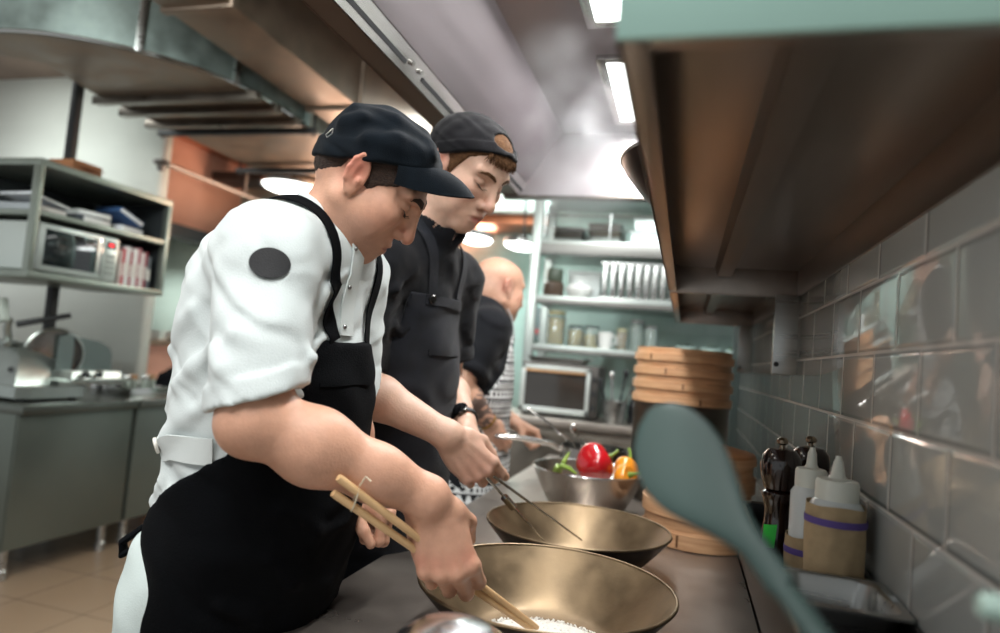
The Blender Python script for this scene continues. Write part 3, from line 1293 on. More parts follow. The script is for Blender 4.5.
def bill_mesh(H, name, material, parent, back=False, low=.0255, ext=.066, rx=.095, ry=.0795):
    """curved cap peak on the lower edge of the crown"""
    b = MB()
    rows = []
    n = 33
    for i in range(9):
        v = i / 8
        row = []
        for j in range(n):
            ph = math.radians(-66 + 132 * j / (n - 1))
            x0, y0 = rx * math.cos(ph) - .008, ry * math.sin(ph)
            if back:
                x, z0 = -x0 - .02, -.022 - .03 * (1 - math.cos(ph))
                x = x - ext * v * math.cos(ph * .8)
                z = z0 - .03 * v * v - .012 * v
            else:
                z0 = (low + .6 * x0) / .8
                x = x0 + ext * v * max(0, math.cos(ph * 1.28)) ** .55
                z = z0 + .005 + .022 * v - .020 * v * v - .036 * v * math.sin(abs(ph)) ** 2
            row.append(tuple(H.L(x, y0 * (1 + .02 * v), z)))
        rows.append(row)
    b.sheet(rows, .0036)
    return b.build(name, material, parent, sharp=60)
# ============================================================ the cook in the white jacket
M_white_cloth = mat('white_cloth', '#c8d1d1', rough=0.85, spec=0.2, sheen=0.2, bump=0.14, bscale=420, var=.03, vscale=9)
M_white_trim = mat('white_trim', '#cfd7d6', rough=0.8, spec=0.2, bump=0.1, bscale=500)
M_black_cloth = mat('black_cloth', '#090b0e', rough=0.9, spec=0.08, sheen=0.0, bump=0.2, bscale=380, var=.25, vscale=14)
M_black_jacket = mat('black_jacket', '#101217', rough=0.85, spec=0.15, sheen=0.08, bump=0.2, bscale=420, var=.2, vscale=12)
M_denim = mat('dark_denim', '#191c23', rough=0.85, spec=0.18, sheen=0.1, bump=0.3, bscale=520, var=.25, vscale=30)
M_cap1 = mat('navy_cap_cloth', '#0b131a', rough=0.88, spec=0.12, sheen=0.04, bump=0.25, bscale=600, var=.22, vscale=30)
M_cap2 = mat('black_cap_cloth', '#101014', rough=0.85, spec=0.15, sheen=0.08, bump=0.25, bscale=600, var=.2, vscale=30)
M_hair_dark = mat('dark_brown_hair', '#33231a', rough=0.6, spec=0.35, bump=0.5, bscale=300, stretch=(1, 1, 3), var=.5, vscale=160)
M_hair_fair = mat('light_brown_hair', '#5e432e', rough=0.85, spec=0.12, bump=0.5, bscale=300, stretch=(1, 1, 3), var=.4, vscale=160)
M_lash = mat('lash', '#1c1310', rough=0.6)
M_button_white = mat('white_button', '#e4e2da', rough=0.35)
M_shoe = mat('black_shoe', '#121214', rough=0.4)
M_trouser_w = mat('pale_trousers', '#c9d6d4', rough=0.85, spec=0.2, bump=0.12, bscale=420)
M_trouser_b = mat('dark_trousers', '#17191d', rough=0.85, spec=0.2, bump=0.12, bscale=420)

cook1 = thing('person', (-0.71, 1.01, 0.0), 'cook in a white short-sleeved jacket, black apron and dark peaked cap, stirring with chopsticks', 'person')
H1 = Head((-.526, .980, 1.623), [[0.700, -0.273, 0.660], [0.345, 0.938, 0.022], [-0.625, 0.212, 0.751]], .97)
H1.g = -.010

SH, EL, WR = A3((-.598, .836, 1.468)), A3((-.538, .768, 1.240)), A3((-.340, .895, 1.145))
SHL, ELL, WRL = A3((-.615, 1.115, 1.468)), A3((-.605, 1.120, 1.215)), A3((-.575, 1.118, 1.105))
CRa, CDa, CFa = A3(CR), A3(CD), A3(CF)


def skin1():
    F = Fld()
    H1.skull(F)
    H1.face(F)
    F.path([H1.L(-.006, 0, -.035), A3((-.588, .980, 1.528)), A3((-.63, .985, 1.45))], [.050, .058, .08], .03)
    X = (1, 0, 0)
    for a, b, ra, rb in (((-.66, .988, 1.39), (-.665, .995, 1.08), .125, .12), ((-.665, .995, 1.08), (-.70, 1.015, .92), .12, .13)):
        F.cone(a, b, ra, rb, .04, sq=(X, .72))
    for s, el, wr in ((SH, EL, WR), (SHL, ELL, WRL)):
        F.cone((-.63, .985, 1.455), s, .07, .052, .04)
        F.cone(s, el, .050, .041, .03)
        d = wr - el
        F.cone(el, el + d * .35, .0425, .0455, .03)
        F.cone(el + d * .35, el + d * .7, .0455, .0355, .03)
        F.cone(el + d * .7, wr, .0355, .0295, .03)
        F.ell(el + d * .3 + A3((0, 0, -.004)), (.036, .04, .04), None, .03)
        F.ell(el + (el - s) / np.linalg.norm(el - s) * .012 - d / np.linalg.norm(d) * .012, (.036, .036, .036), None, .025)
    # legs
    for y in (.925, 1.105):
        F.path([(-.72, y, .90), (-.715, y, .50), (-.74, y, .07)], [.085, .055, .035], .03)
        F.cone((-.74, y, .06), (-.62, y, .035), .034, .028, .02)
    # right hand: gripping the chopsticks, back of the hand to the camera side
    a = CRa * .30 + CDa * .94 - CFa * .06
    t = CRa * .96 - CDa * .26 + CFa * .06
    F.ell(WR + a * .01, (.031, .028, .031), None, .02)
    hand_field(F, WR + a * .012 - CFa * -.003, a, t, -CFa,
               [(42, 88, 62), (38, 96, 62), (42, 98, 60), (46, 98, 58)],
               [(.62, .25, -.8), (.75, -.25, -.55), (.6, -.6, -.3)], 1.06)
    # left hand resting beside the pan
    al = A3((.72, .05, -.52))
    hand_field(F, WRL, al, A3((.1, -.9, .1)), A3((.5, .1, .8)),
               [(55, 90, 55), (58, 92, 55), (60, 92, 55), (60, 92, 55)], [(.8, .5, -.3), (.9, .1, -.3), (.9, -.1, -.3)], 1.0)
    return F


F1 = skin1()


def paint1(P):
    q = H1.loc(P)
    spots = [(H1.L(.118, 0, -.026), .018, .55), (H1.L(-.012, -.08, .012), .030, .85), (H1.L(-.01, .08, .01), .03, .8),
             (H1.L(.07, -.05, -.02), .03, .25), (H1.L(.07, .05, -.02), .03, .25)]
    for px in ((.095, .03), (.097, .0095), (.092, -.0115), (.083, -.031)):
        spots.append((WR + (CRa * .30 + CDa * .94) * px[0] + (CRa * .96 - CDa * .26) * px[1] - CFa * .012, .014, .45))
    lip = np.exp(-(((q[:, 0] - .104) / .014) ** 2 + (q[:, 1] / .02) ** 2 + ((q[:, 2] + .064) / .0085) ** 2) ** 2)
    beard = np.clip(1.25 - (((q[:, 0] - .06) / .062) ** 2 + ((q[:, 2] + .082) / .045) ** 2), 0, 1) * (q[:, 2] < -.03) * (np.linalg.norm(q, axis=1) < .17)
    col = tone((.62, .345, .235), (.62, .21, .150), spots, P, ((.36, .215, .165), .42 * beard * (1 - lip)))
    return col + (A3((.46, .15, .12)) - col) * (lip * .85)[:, None]


lo, hi = (-1.0, .62, 0.0), (-.1, 1.36, 1.80)
link('body', F1.mesh(lo, hi, .0027, 'body', paint1), skin_mat, cook1)


def jacket_base1(grow=0.0):
    G = Fld()
    X = (1, 0, 0)
    g = grow
    G.cone((-.655, .985, 1.415), (-.660, .990, 1.24), .162 + g, .164 + g, .03, sq=(X, .77))
    G.cone((-.660, .990, 1.24), (-.664, .995, 1.09), .164 + g, .156 + g, .06, sq=(X, .84))
    G.cone((-.664, .995, 1.09), (-.690, 1.01, 1.00), .156 + g, .162 + g, .06, sq=(X, .84))
    G.ell((-.70, .985, 1.40), (.098 + g, .150 + g, .13), None, .05)
    G.cone((-.602, .983, 1.505), SH + A3((.0, .02, .0)), .062 + g, .070 + g, .05)
    G.cone((-.602, .983, 1.505), SHL, .062 + g, .066 + g, .05)
    return G


def sleeve(G, s, e, r0, r1, cutat, k=.035, tilt=(0, 0, 0)):
    S = Fld()
    d = (e - s) / np.linalg.norm(e - s)
    S.cone(s, s + d * cutat * .55, r0, (r0 + r1) / 2 - .002, .02)
    S.cone(s + d * cutat * .55, s + d * (cutat + .05), (r0 + r1) / 2 - .002, r1, .02)
    # turned hem
    S2 = Fld()
    S2.cone(s, s + d * (cutat + .05), r0 + .003, r1 + .003, .0)
    n = d + A3(tilt)
    S2.cut(half(s + d * (cutat - .033), -n), .002)
    sub_field(S, S2, s + d * cutat, .12, .003)
    S.cut(half(s + d * cutat, n), .003)
    sub_field(G, S, (s + s + d * cutat) / 2, cutat / 2 + r0 + .02, k)


def jacket1():
    G = jacket_base1()
    sleeve(G, SH, EL, .070, .0605, .216, .04, (.05, .42, 0))
    sleeve(G, SHL, ELL, .066, .060, .20, .04)
    # stand collar
    K = Fld()
    K.cone((-.622, .982, 1.50), (-.578, .981, 1.560), .071, .067, .01)
    K.cut(half((-.573, .981, 1.567), A3(H1.R[:, 2]) * .4 + A3((.3, 0, .85))), .004)
    K.cone((-.65, .982, 1.455), (-.565, .981, 1.585), .060, .058, .004, 'sub')
    sub_field(G, K, (-.60, .98, 1.535), .11, .008)
    # cloth folds (ridges along real points of the cloth)
    folds = [[(-.60, .85, 1.36), (-.555, .87, 1.33), (-.53, .92, 1.36)], [(-.57, .86, 1.39), (-.53, .89, 1.42), (-.52, .94, 1.46)],
             [(-.60, .84, 1.30), (-.56, .87, 1.27), (-.535, .93, 1.26)], [(-.64, .82, 1.32), (-.70, .85, 1.27), (-.77, .88, 1.22)],
             [(-.66, .83, 1.24), (-.72, .85, 1.19), (-.78, .90, 1.16)], [(-.70, .82, 1.38), (-.76, .88, 1.32), (-.80, .95, 1.28)],
             [(-.56, .76, 1.35), (-.53, .80, 1.32), (-.52, .83, 1.29)], [(-.585, .75, 1.33), (-.56, .73, 1.30), (-.535, .735, 1.28)],
             [(-.70, .85, 1.11), (-.74, .87, 1.07), (-.77, .90, 1.05)], [(-.73, .86, 1.12), (-.765, .89, 1.08), (-.79, .93, 1.06)]]
    B = Fld()
    B.it = list(G.it)
    for f in folds:
        Q = B.project(np.array(f), .001)
        G.path([tuple(q) for q in Q], [.003, .0065, .003], .024, .01)
    G.cut(lambda P: 1.035 - P[:, 2] + .012 * np.sin(P[:, 1] * 18), .01)
    G.bump = lambda P: ripple(P, 17.0, .0032, .7) + ripple(P, 31.0, .0014, 2.0)
    return G


J1 = jacket1()
jk1 = link('jacket', J1.mesh((-1.0, .62, .98), (-.42, 1.30, 1.66), .0042, 'jacket'), M_white_cloth, cook1)


def apron1():
    G = jacket_base1(.0085)
    X = (1, 0, 0)
    G.cone((-.690, 1.01, 1.0), (-.715, 1.02, .86), .170, .172, .05, sq=(X, .80))
    G.cone((-.715, 1.02, .86), (-.725, 1.02, .50), .172, .20, .05, sq=(X, .70))
    zc = [1.5, 1.24, 1.09, 1.0, .86, .5]
    cx = lambda z: np.interp(-z, [-q for q in zc], [-.655, -.660, -.664, -.690, -.715, -.725])
    cy = lambda z: np.interp(-z, [-q for q in zc], [.985, .99, .995, 1.01, 1.02, 1.02])
    G.cut(apron_cut(cx, cy, 0.0, [(.45, 128, 128), (.98, 134, 134), (1.035, 146, 146), (1.065, 132, 132), (1.12, 104, 104), (1.18, 76, 76), (1.24, 54, 54), (1.36, 36, 36)], 1.352), .003)
    G.cut(lambda P: .47 - P[:, 2], .004)
    folds = [[(-.54, .85, 1.02), (-.53, .9, .98), (-.53, 1.0, .96)], [(-.62, .85, .96), (-.57, .88, .92), (-.55, .98, .89)],
             [(-.55, .87, 1.1), (-.52, .92, 1.06), (-.51, 1.0, 1.06)]]
    B = Fld()
    B.it = list(G.it)
    for f in folds:
        Q = B.project(np.array(f), .0)
        G.path([tuple(q) for q in Q], [.003, .008, .003], .022, .01)
    G.bump = lambda P: ripple(P, 15.0, .003, 1.1)
    return G


AP1 = apron1()
ap1 = link('apron', AP1.mesh((-1.0, .70, .44), (-.42, 1.32, 1.37), .0052, 'apron'), M_black_cloth, cook1)

J1s = Fld()
J1s.it = [i for i in J1.it if True]
# neck strap of the apron over the shoulder and round the collar
strip(J1s, [(-.525, .93, 1.352), (-.53, .912, 1.40), (-.545, .900, 1.455), (-.575, .905, 1.51), (-.612, .918, 1.54), (-.655, .94, 1.545)], .027, .0025, 'strap', M_black_cloth, ap1, .0045)
strip(J1s, [(-.525, 1.035, 1.352), (-.53, 1.055, 1.42), (-.565, 1.063, 1.49), (-.61, 1.055, 1.535), (-.65, 1.03, 1.545)], .027, .0025, 'strap', M_black_cloth, ap1, .0045)
# bib pocket hem and the buckle end of the strap
strip(AP1, [(-.54, .90, 1.285), (-.525, .96, 1.285), (-.52, 1.03, 1.285)], .006, .002, 'pocket_seam', M_black_cloth, ap1, .001, n=24)
# waist ties at the back
b = MB()
b.tube([(-.770, .905, 1.052), (-.800, .890, 1.040), (-.838, .882, 1.008), (-.832, .880, .990), (-.804, .886, 1.008), (-.775, .900, 1.040)], [.008, .011, .012, .012, .011, .008], 10, flat=(1, .5))
b.tube([(-.772, .903, 1.046), (-.800, .888, 1.005), (-.803, .884, .97), (-.815, .882, .93)], [.008, .010, .010, .008], 10, flat=(1, .4))
b.sphere((-.772, .903, 1.047), (.015, .013, .016))
b.build('waist_tie', M_black_cloth, ap1)
# round black patch on the sleeve
disc_on(J1s, (-.548, .775, 1.448), -CFa + CRa * .25 - CDa * .15, .0265, .0215, .0022, 'sleeve_patch', mat('patch', '#101216', rough=.7, bump=.2, bscale=500), jk1, off=.0016)
# side tab with its button
strip(J1s, [(-.762, .88, 1.178), (-.715, .852, 1.181), (-.64, .838, 1.183)], .038, .0028, 'side_tab', M_white_trim, jk1, .003, n=24)
btc = J1s.project([(-.733, .862, 1.180)], .006)[0]
btn = J1s.normal([btc])[0]
b = MB()
x, y, d = frame_from(btn)
b.lathe([(.0, -.001), (.0115, -.001), (.0125, .001), (.0125, .0032), (.011, .0042), (.009, .0030), (.0, .0028)], btc, 28, tuple(btn))
for k in range(4):
    a = PI / 4 + k * PI / 2
    b.cyl(Vector(btc) + x * .003 * math.cos(a) + y * .003 * math.sin(a) + d * .0024, Vector(btc) + x * .003 * math.cos(a) + y * .003 * math.sin(a) + d * .0033, .0011, n=8)
b.build('button', M_button_white, jk1)
# front placket and its snaps
strip(J1s, [(-.535, .965, 1.36), (-.54, .965, 1.42), (-.555, .968, 1.48), (-.568, .972, 1.52)], .034, .0022, 'placket', M_white_trim, jk1, .0025)
for z in (1.375, 1.44, 1.50):
    q = J1s.project([(-.53, .955, z)], .0045)[0]
    b = MB()
    b.sphere(q, (.0035, .004, .004), 10)
    b.build('snap_button', mat('snap_metal', '#9a9c9a', rough=.3, metal=1.0), jk1)

# trousers and shoes
def trousers(hip, knees, ankles, r):
    G = Fld()
    for h, kn, an in zip(hip, knees, ankles):
        G.path([h, kn, an], [r[0], r[1], r[2]], .03)
    G.cone(hip[0], hip[1], r[0] + .01, r[0] + .01, .05)
    G.cut(lambda P: .085 - P[:, 2], .004)
    G.bump = lambda P: ripple(P, 14.0, .004, .3)
    return G


T1 = trousers([(-.725, .945, .93), (-.725, 1.09, .93)], [(-.735, .935, .50), (-.725, 1.10, .50)], [(-.775, .92, .07), (-.74, 1.11, .07)], (.098, .080, .068))
T1.cone((-.765, .91, .99), (-.81, .90, .62), .055, .06, .05)
link('trousers', T1.mesh((-1.0, .74, .05), (-.55, 1.28, 1.10), .006, 'trousers'), M_trouser_w, cook1)


def shoe(x, y, yaw, parent, name='shoe', material=None):
    G = Fld()
    c, s = math.cos(yaw), math.sin(yaw)
    f = lambda a, b_, z: (x + a * c - b_ * s, y + a * s + b_ * c, z)
    G.cone(f(-.03, 0, .045), f(.12, 0, .032), .043, .038, .02)
    G.cone(f(.12, 0, .032), f(.19, 0, .028), .040, .030, .02)
    G.cone(f(-.02, 0, .05), f(-.02, 0, .10), .042, .046, .02)
    G.cut(lambda P: .002 - P[:, 2], .004)
    return link(name, G.mesh((x - .28, y - .28, -.01), (x + .28, y + .28, .18), .007, 'shoe'), material or M_shoe, parent)


shoe(-.77, .92, -.05, cook1)
shoe(-.735, 1.11, .1, cook1)

# cap and hair
cp1 = link('cap', crown_field(H1, 'peak').mesh(H1.p - .17, H1.p + .17, .0028, 'cap'), M_cap1, cook1)
bill_mesh(H1, 'cap_peak', M_cap1, cp1)
b = MB()
q0 = H1.L(-.098, -.045, .008)
bb = crown_field(H1, 'peak')
qs = bb.project([H1.L(-.092, -.05, .022), H1.L(-.094, -.052, .008), H1.L(-.086, -.06, .004), H1.L(-.083, -.062, .018)], .001)
b.tube([tuple(q) for q in qs] + [tuple(qs[0])], .0011, 6)
b.build('cap_buckle', mat('buckle', '#b8b8b4', rough=.3, metal=1.0), cp1)
hair_mesh(H1, [(-.14, -.062), (-.05, -.066), (-.032, -.03), (-.03, .01), (-.012, .034), (.006, .02), (.012, -.006), (.024, -.008), (.033, .012), (.055, .03), (.066, .055), (.10, .085), (.1, .15), (-.14, .15)], .0026, .0032, 'hair', cook1, M_hair_dark, H1.p - .16, H1.p + .16)
head_parts(H1, cook1, M_hair_dark, M_lash, F1, 1.15)
# ============================================================ the cook in black behind him
cook2 = thing('person', (-.69, 1.48, 0), 'cook in all-black jacket and apron with a backwards black cap, holding tongs', 'person')
H2 = Head((-.526, 1.4375, 1.7713), [[0.768, 0.326, 0.551], [-0.241, 0.944, -0.224], [-0.593, 0.039, 0.804]], 1.02)
H2.g = -.003
YA2 = math.radians(-15)
f2, l2 = A3((math.cos(YA2), math.sin(YA2), 0)), A3((-math.sin(YA2), math.cos(YA2), 0))
SH2, EL2, WR2 = A3((-.665, 1.305, 1.525)), A3((-.685, 1.262, 1.277)), A3((-.460, 1.306, 1.178))
SHL2, ELL2, WRL2 = A3((-.60, 1.645, 1.535)), A3((-.62, 1.70, 1.27)), A3((-.507, 1.556, 1.182))
NB2 = A3((-.612, 1.465, 1.625))


def skin2():
    F = Fld()
    H2.skull(F)
    H2.face(F, True, -.003)
    F.path([H2.L(-.022, 0, -.03), NB2 + A3((0, 0, -.02)), A3((-.66, 1.475, 1.48))], [.050, .053, .07], .03)
    F.cone((-.685, 1.475, 1.45), (-.70, 1.49, 1.08), .145, .14, .04, sq=(f2, .72))
    F.cone((-.70, 1.49, 1.08), (-.715, 1.50, .92), .14, .15, .04, sq=(f2, .75))
    for s, el, wr in ((SH2, EL2, WR2), (SHL2, ELL2, WRL2)):
        F.cone((-.65, 1.475, 1.53), s, .075, .055, .04)
        F.cone(s, el, .05, .042, .03)
        d = wr - el
        F.cone(el, el + d * .35, .041, .0445, .02)
        F.cone(el + d * .35, wr, .0445, .027, .02)
    for s in (-1, 1):
        p = A3((-.72, 1.50, .90)) + l2 * s * .09
        F.path([p, p + A3((0.01, 0, -.42)), p + A3((-.02, 0, -.83))], [.085, .055, .035], .03)
        F.cone(p + A3((-.02, 0, -.84)), p + A3((.10, -.03, -.865)), .034, .028, .02)
    a = CRa * .62 + CDa * .74 + CFa * .22
    t = CRa * .74 - CDa * .62 + CFa * .20
    F.ell(WR2, (.03, .028, .03), None, .02)
    hand_field(F, WR2 + a * .008, a, t, -CFa, [(26, 20, 14), (40, 84, 50), (44, 90, 55), (48, 92, 55)],
               [(.80, .35, -.42), (1.0, -.12, -.05), (1.0, -.22, -.05)], 1.06)
    d = A3((.62, -.30, -.70))
    hand_field(F, WRL2, d, A3((-.2, -.6, .5)), A3((.45, .2, .8)), [(30, 50, 30), (34, 55, 35), (38, 60, 35), (42, 60, 35)],
               [(.8, .5, -.3), (.9, .1, -.3), (.9, -.1, -.3)], 1.0)
    return F


F2 = skin2()


def paint2(P):
    q = H2.loc(P)
    spots = [(H2.L(.118, 0, -.026), .02, .45), (H2.L(-.012, -.08, .012), .03, .9), (H2.L(-.01, .08, .01), .03, .8),
             (H2.L(.075, -.045, -.02), .03, .35), (H2.L(.075, .045, -.02), .03, .35)]
    spots.append((WR2 + (CRa * .62 + CDa * .74) * .10, .05, .35))
    lip = np.exp(-(((q[:, 0] - .104) / .014) ** 2 + (q[:, 1] / .02) ** 2 + ((q[:, 2] + .064) / .0095) ** 2) ** 2)
    col = tone((.68, .435, .325), (.66, .28, .21), spots, P)
    return col + (A3((.48, .14, .12)) - col) * (lip * .9)[:, None]


link('body', F2.mesh((-1.0, 1.0, 0), (-.2, 1.82, 1.95), .003, 'body', paint2), skin_mat, cook2)


def jacket_base2(g=0.0):
    G = Fld()
    G.cone((-.68, 1.475, 1.47), (-.69, 1.478, 1.28), .178 + g, .178 + g, .03, sq=(f2, .74))
    G.cone((-.69, 1.478, 1.28), (-.695, 1.488, 1.08), .178 + g, .170 + g, .06, sq=(f2, .76))
    G.cone((-.695, 1.488, 1.08), (-.71, 1.50, .97), .170 + g, .178 + g, .06, sq=(f2, .78))
    G.cone((-.63, 1.47, 1.585), SH2, .066 + g, .068 + g, .05)
    G.cone((-.63, 1.47, 1.585), SHL2, .066 + g, .068 + g, .05)
    return G


def jacket2():
    G = jacket_base2()
    sleeve(G, SH2, EL2, .071, .064, .215, .04)
    sleeve(G, SHL2, ELL2, .07, .064, .20, .04)
    K = Fld()
    n = A3(H2.R[:, 2]) * .4 + A3((.3, 0, .85))
    K.cone(NB2 + A3((-.02, 0, -.04)), NB2 + A3((.035, -.005, .03)), .070, .066, .01)
    K.cut(half(NB2 + A3((.035, 0, .03)), n), .004)
    K.cone(NB2 + A3((-.05, 0, -.09)), NB2 + A3((.05, -.005, .06)), .060, .058, .004, 'sub')
    K.ell(NB2 + A3((.105, -.02, .02)), (.05, .014, .06), None, .004, 'sub')
    sub_field(G, K, NB2, .12, .008)
    B = Fld()
    B.it = list(G.it)
    for f in ([(-.64, 1.30, 1.40), (-.58, 1.33, 1.38), (-.55, 1.38, 1.42)], [(-.62, 1.24, 1.45), (-.59, 1.28, 1.47), (-.57, 1.34, 1.52)],
              [(-.60, 1.17, 1.36), (-.57, 1.21, 1.34), (-.56, 1.25, 1.32)], [(-.63, 1.15, 1.40), (-.59, 1.19, 1.40), (-.57, 1.24, 1.40)]):
        Q = B.project(np.array(f), .0)
        G.path([tuple(q) for q in Q], [.003, .008, .003], .02, .01)
    G.bump = lambda P: ripple(P, 16.0, .003, 2.7) + ripple(P, 33.0, .001, 1.0)
    return G


J2 = jacket2()
jk2 = link('jacket', J2.mesh((-1.0, 1.04, .80), (-.42, 1.82, 1.76), .0048, 'jacket'), M_black_jacket, cook2)


def apron2():
    G = jacket_base2(.008)
    G.cone((-.71, 1.50, .97), (-.715, 1.50, .50), .19, .21, .06, sq=(f2, .8))
    cx = lambda z: np.interp(-z, [-1.47, -1.08, -.5], [-.68, -.695, -.715])
    cy = lambda z: np.interp(-z, [-1.47, -1.08, -.5], [1.475, 1.488, 1.50])
    G.cut(apron_cut(cx, cy, YA2, [(.45, 128, 128), (1.0, 130, 130), (1.10, 118, 118), (1.2, 88, 88), (1.30, 62, 62), (1.40, 46, 46), (1.50, 37, 37)], 1.475), .003)
    G.cut(lambda P: .47 - P[:, 2], .004)
    G.bump = lambda P: ripple(P, 14.0, .003, 5.1)
    return G


AP2 = apron2()
ap2 = link('apron', AP2.mesh((-1.0, 1.20, .44), (-.42, 1.82, 1.50), .0055, 'apron'), M_denim, cook2)
J2s = Fld()
J2s.it = J2.it
strip(J2s, [(-.545, 1.40, 1.475), (-.55, 1.395, 1.53), (-.575, 1.395, 1.58), (-.615, 1.40, 1.62), (-.655, 1.42, 1.64)], .03, .0025, 'strap', M_denim, ap2, .0045)
strip(J2s, [(-.54, 1.52, 1.475), (-.55, 1.535, 1.53), (-.575, 1.54, 1.58), (-.62, 1.535, 1.62), (-.655, 1.51, 1.64)], .03, .0025, 'strap', M_denim, ap2, .0045)
strip(AP2, [(-.57, 1.385, 1.462), (-.55, 1.43, 1.462), (-.545, 1.50, 1.462), (-.55, 1.55, 1.462)], .022, .0025, 'bib_hem', M_denim, ap2, .0015, n=24)
# bib pocket, strap tab with a button
strip(AP2, [(-.56, 1.40, 1.345), (-.54, 1.44, 1.345), (-.535, 1.49, 1.345), (-.54, 1.53, 1.345)], .012, .0025, 'pocket_hem', M_denim, ap2, .0015, n=24)
q = AP2.project([(-.555, 1.395, 1.463)], .0045)[0]
nq = AP2.normal([q])[0]
b = MB()
b.lathe([(0, -.002), (.0095, -.002), (.0105, .0005), (.0105, .0025), (.009, .004), (.0075, .0028), (0, .0025)], q, 24, tuple(nq))
b.build('button', mat('black_button', '#0c0c0e', rough=.18, coat=.6), ap2)
# black watch on the left wrist
dw = (WRL2 - ELL2) / np.linalg.norm(WRL2 - ELL2)
b = MB()
x, y, d = frame_from(dw)
b.tube([Vector(WRL2) - d * .012 + (x * math.cos(2 * PI * k / 28) + y * math.sin(2 * PI * k / 28)) * .0315 for k in range(28)], .0085, 10, flat=(.35, 1), closed=True, up=tuple(dw))
wt = b.build('watch', mat('black_rubber', '#101113', rough=.5), cook2)
b = MB()
o_ = -CFa + A3((0, 0, .35))
o_ = o_ - dw * (o_ @ dw)
o_ /= np.linalg.norm(o_)
b.lathe([(0, 0), (.017, 0), (.019, .002), (.019, .008), (.016, .010), (0, .0105)], WRL2 - dw * .012 + o_ * .031, 28, tuple(o_))
b.build('watch_case', mat('dark_glass', '#08090b', rough=.08, coat=.8), wt)
T2 = trousers([A3((-.725, 1.50, .93)) - l2 * .08, A3((-.725, 1.50, .93)) + l2 * .08], [A3((-.72, 1.50, .50)) - l2 * .09, A3((-.71, 1.50, .50)) + l2 * .09],
              [A3((-.745, 1.50, .07)) - l2 * .09, A3((-.74, 1.50, .07)) + l2 * .09], (.112, .085, .07))
link('trousers', T2.mesh((-1.0, 1.22, .05), (-.5, 1.80, 1.08), .008, 'trousers'), M_trouser_b, cook2)
for s in (-1, 1):
    p = A3((-.745, 1.50, 0)) + l2 * .09 * s
    shoe(p[0], p[1], YA2, cook2)
cp2 = link('cap', crown_field(H2, 'back').mesh(H2.p - .18, H2.p + .18, .0028, 'cap'), M_cap2, cook2)
bill_mesh(H2, 'cap_peak', M_cap2, cp2, back=True)
hair_mesh(H2, [(-.14, -.066), (-.05, -.07), (-.034, -.03), (-.03, .012), (-.012, .03), (.006, .018), (.012, -.008), (.026, -.010), (.034, .012), (.05, .046), (.066, .062), (.086, .080), (.104, .088), (.12, .15), (-.14, .15)], .0032, .0045, 'hair', cook2, M_hair_fair, H2.p - .17, H2.p + .17, .0018)
# tuft showing through the gap of the cap and under its strap
b = MB()
rng = random.Random(3)
for i in range(150):
    y = rng.uniform(-.05, .045)
    x0 = math.sqrt(max(.0001, 1 - (y / .066) ** 2)) * .0625 + .034
    z0 = rng.uniform(.076, .087)
    p0 = H2.L(x0 - .007 - (z0 - .078) * .35, y, z0)
    p1 = H2.L(x0 + .003 - (z0 - .078) * .3, y + rng.uniform(-.006, .008), z0 - .008)
    p2 = H2.L(x0 + .005 - (z0 - .078) * .2, y + rng.uniform(-.01, .014), z0 - .020)
    b.tube([p0, p1, p2], [.0016, .0013, .0004], 5)
b.build('fringe', M_hair_fair, cook2, sharp=0)
head_parts(H2, cook2, M_hair_fair, M_lash, F2, .9)
# ============================================================ the bald cook at the far end
cook3 = thing('person', (-.78, 2.42, 0), 'bald cook in black shirt and printed white apron, standing furthest back', 'person')
YH3 = math.radians(50)
c_, s_ = math.cos(YH3), math.sin(YH3)
R3 = A3([[c_, -s_, 0], [s_, c_, 0], [0, 0, 1]]) @ np.array(Matrix.Rotation(math.radians(10), 3, 'Y'))
H3 = Head((-.703, 2.40, 1.597), R3, 1.0)
YA3 = math.radians(30)
f3, l3 = A3((math.cos(YA3), math.sin(YA3), 0)), A3((-math.sin(YA3), math.cos(YA3), 0))
CH3 = A3((-.775, 2.41, 1.36))
SH3 = CH3 + A3((0, 0, .075)) - l3 * .165 + f3 * .01
SHL3 = CH3 + A3((0, 0, .075)) + l3 * .165 + f3 * .02
EL3, WR3 = A3((-.745, 2.165, 1.232)), A3((-.652, 2.262, 1.115))
ELL3, WRL3 = CH3 + l3 * .22 + f3 * .03 + A3((0, 0, -.18)), CH3 + l3 * .05 + f3 * .19 + A3((0, 0, -.26))


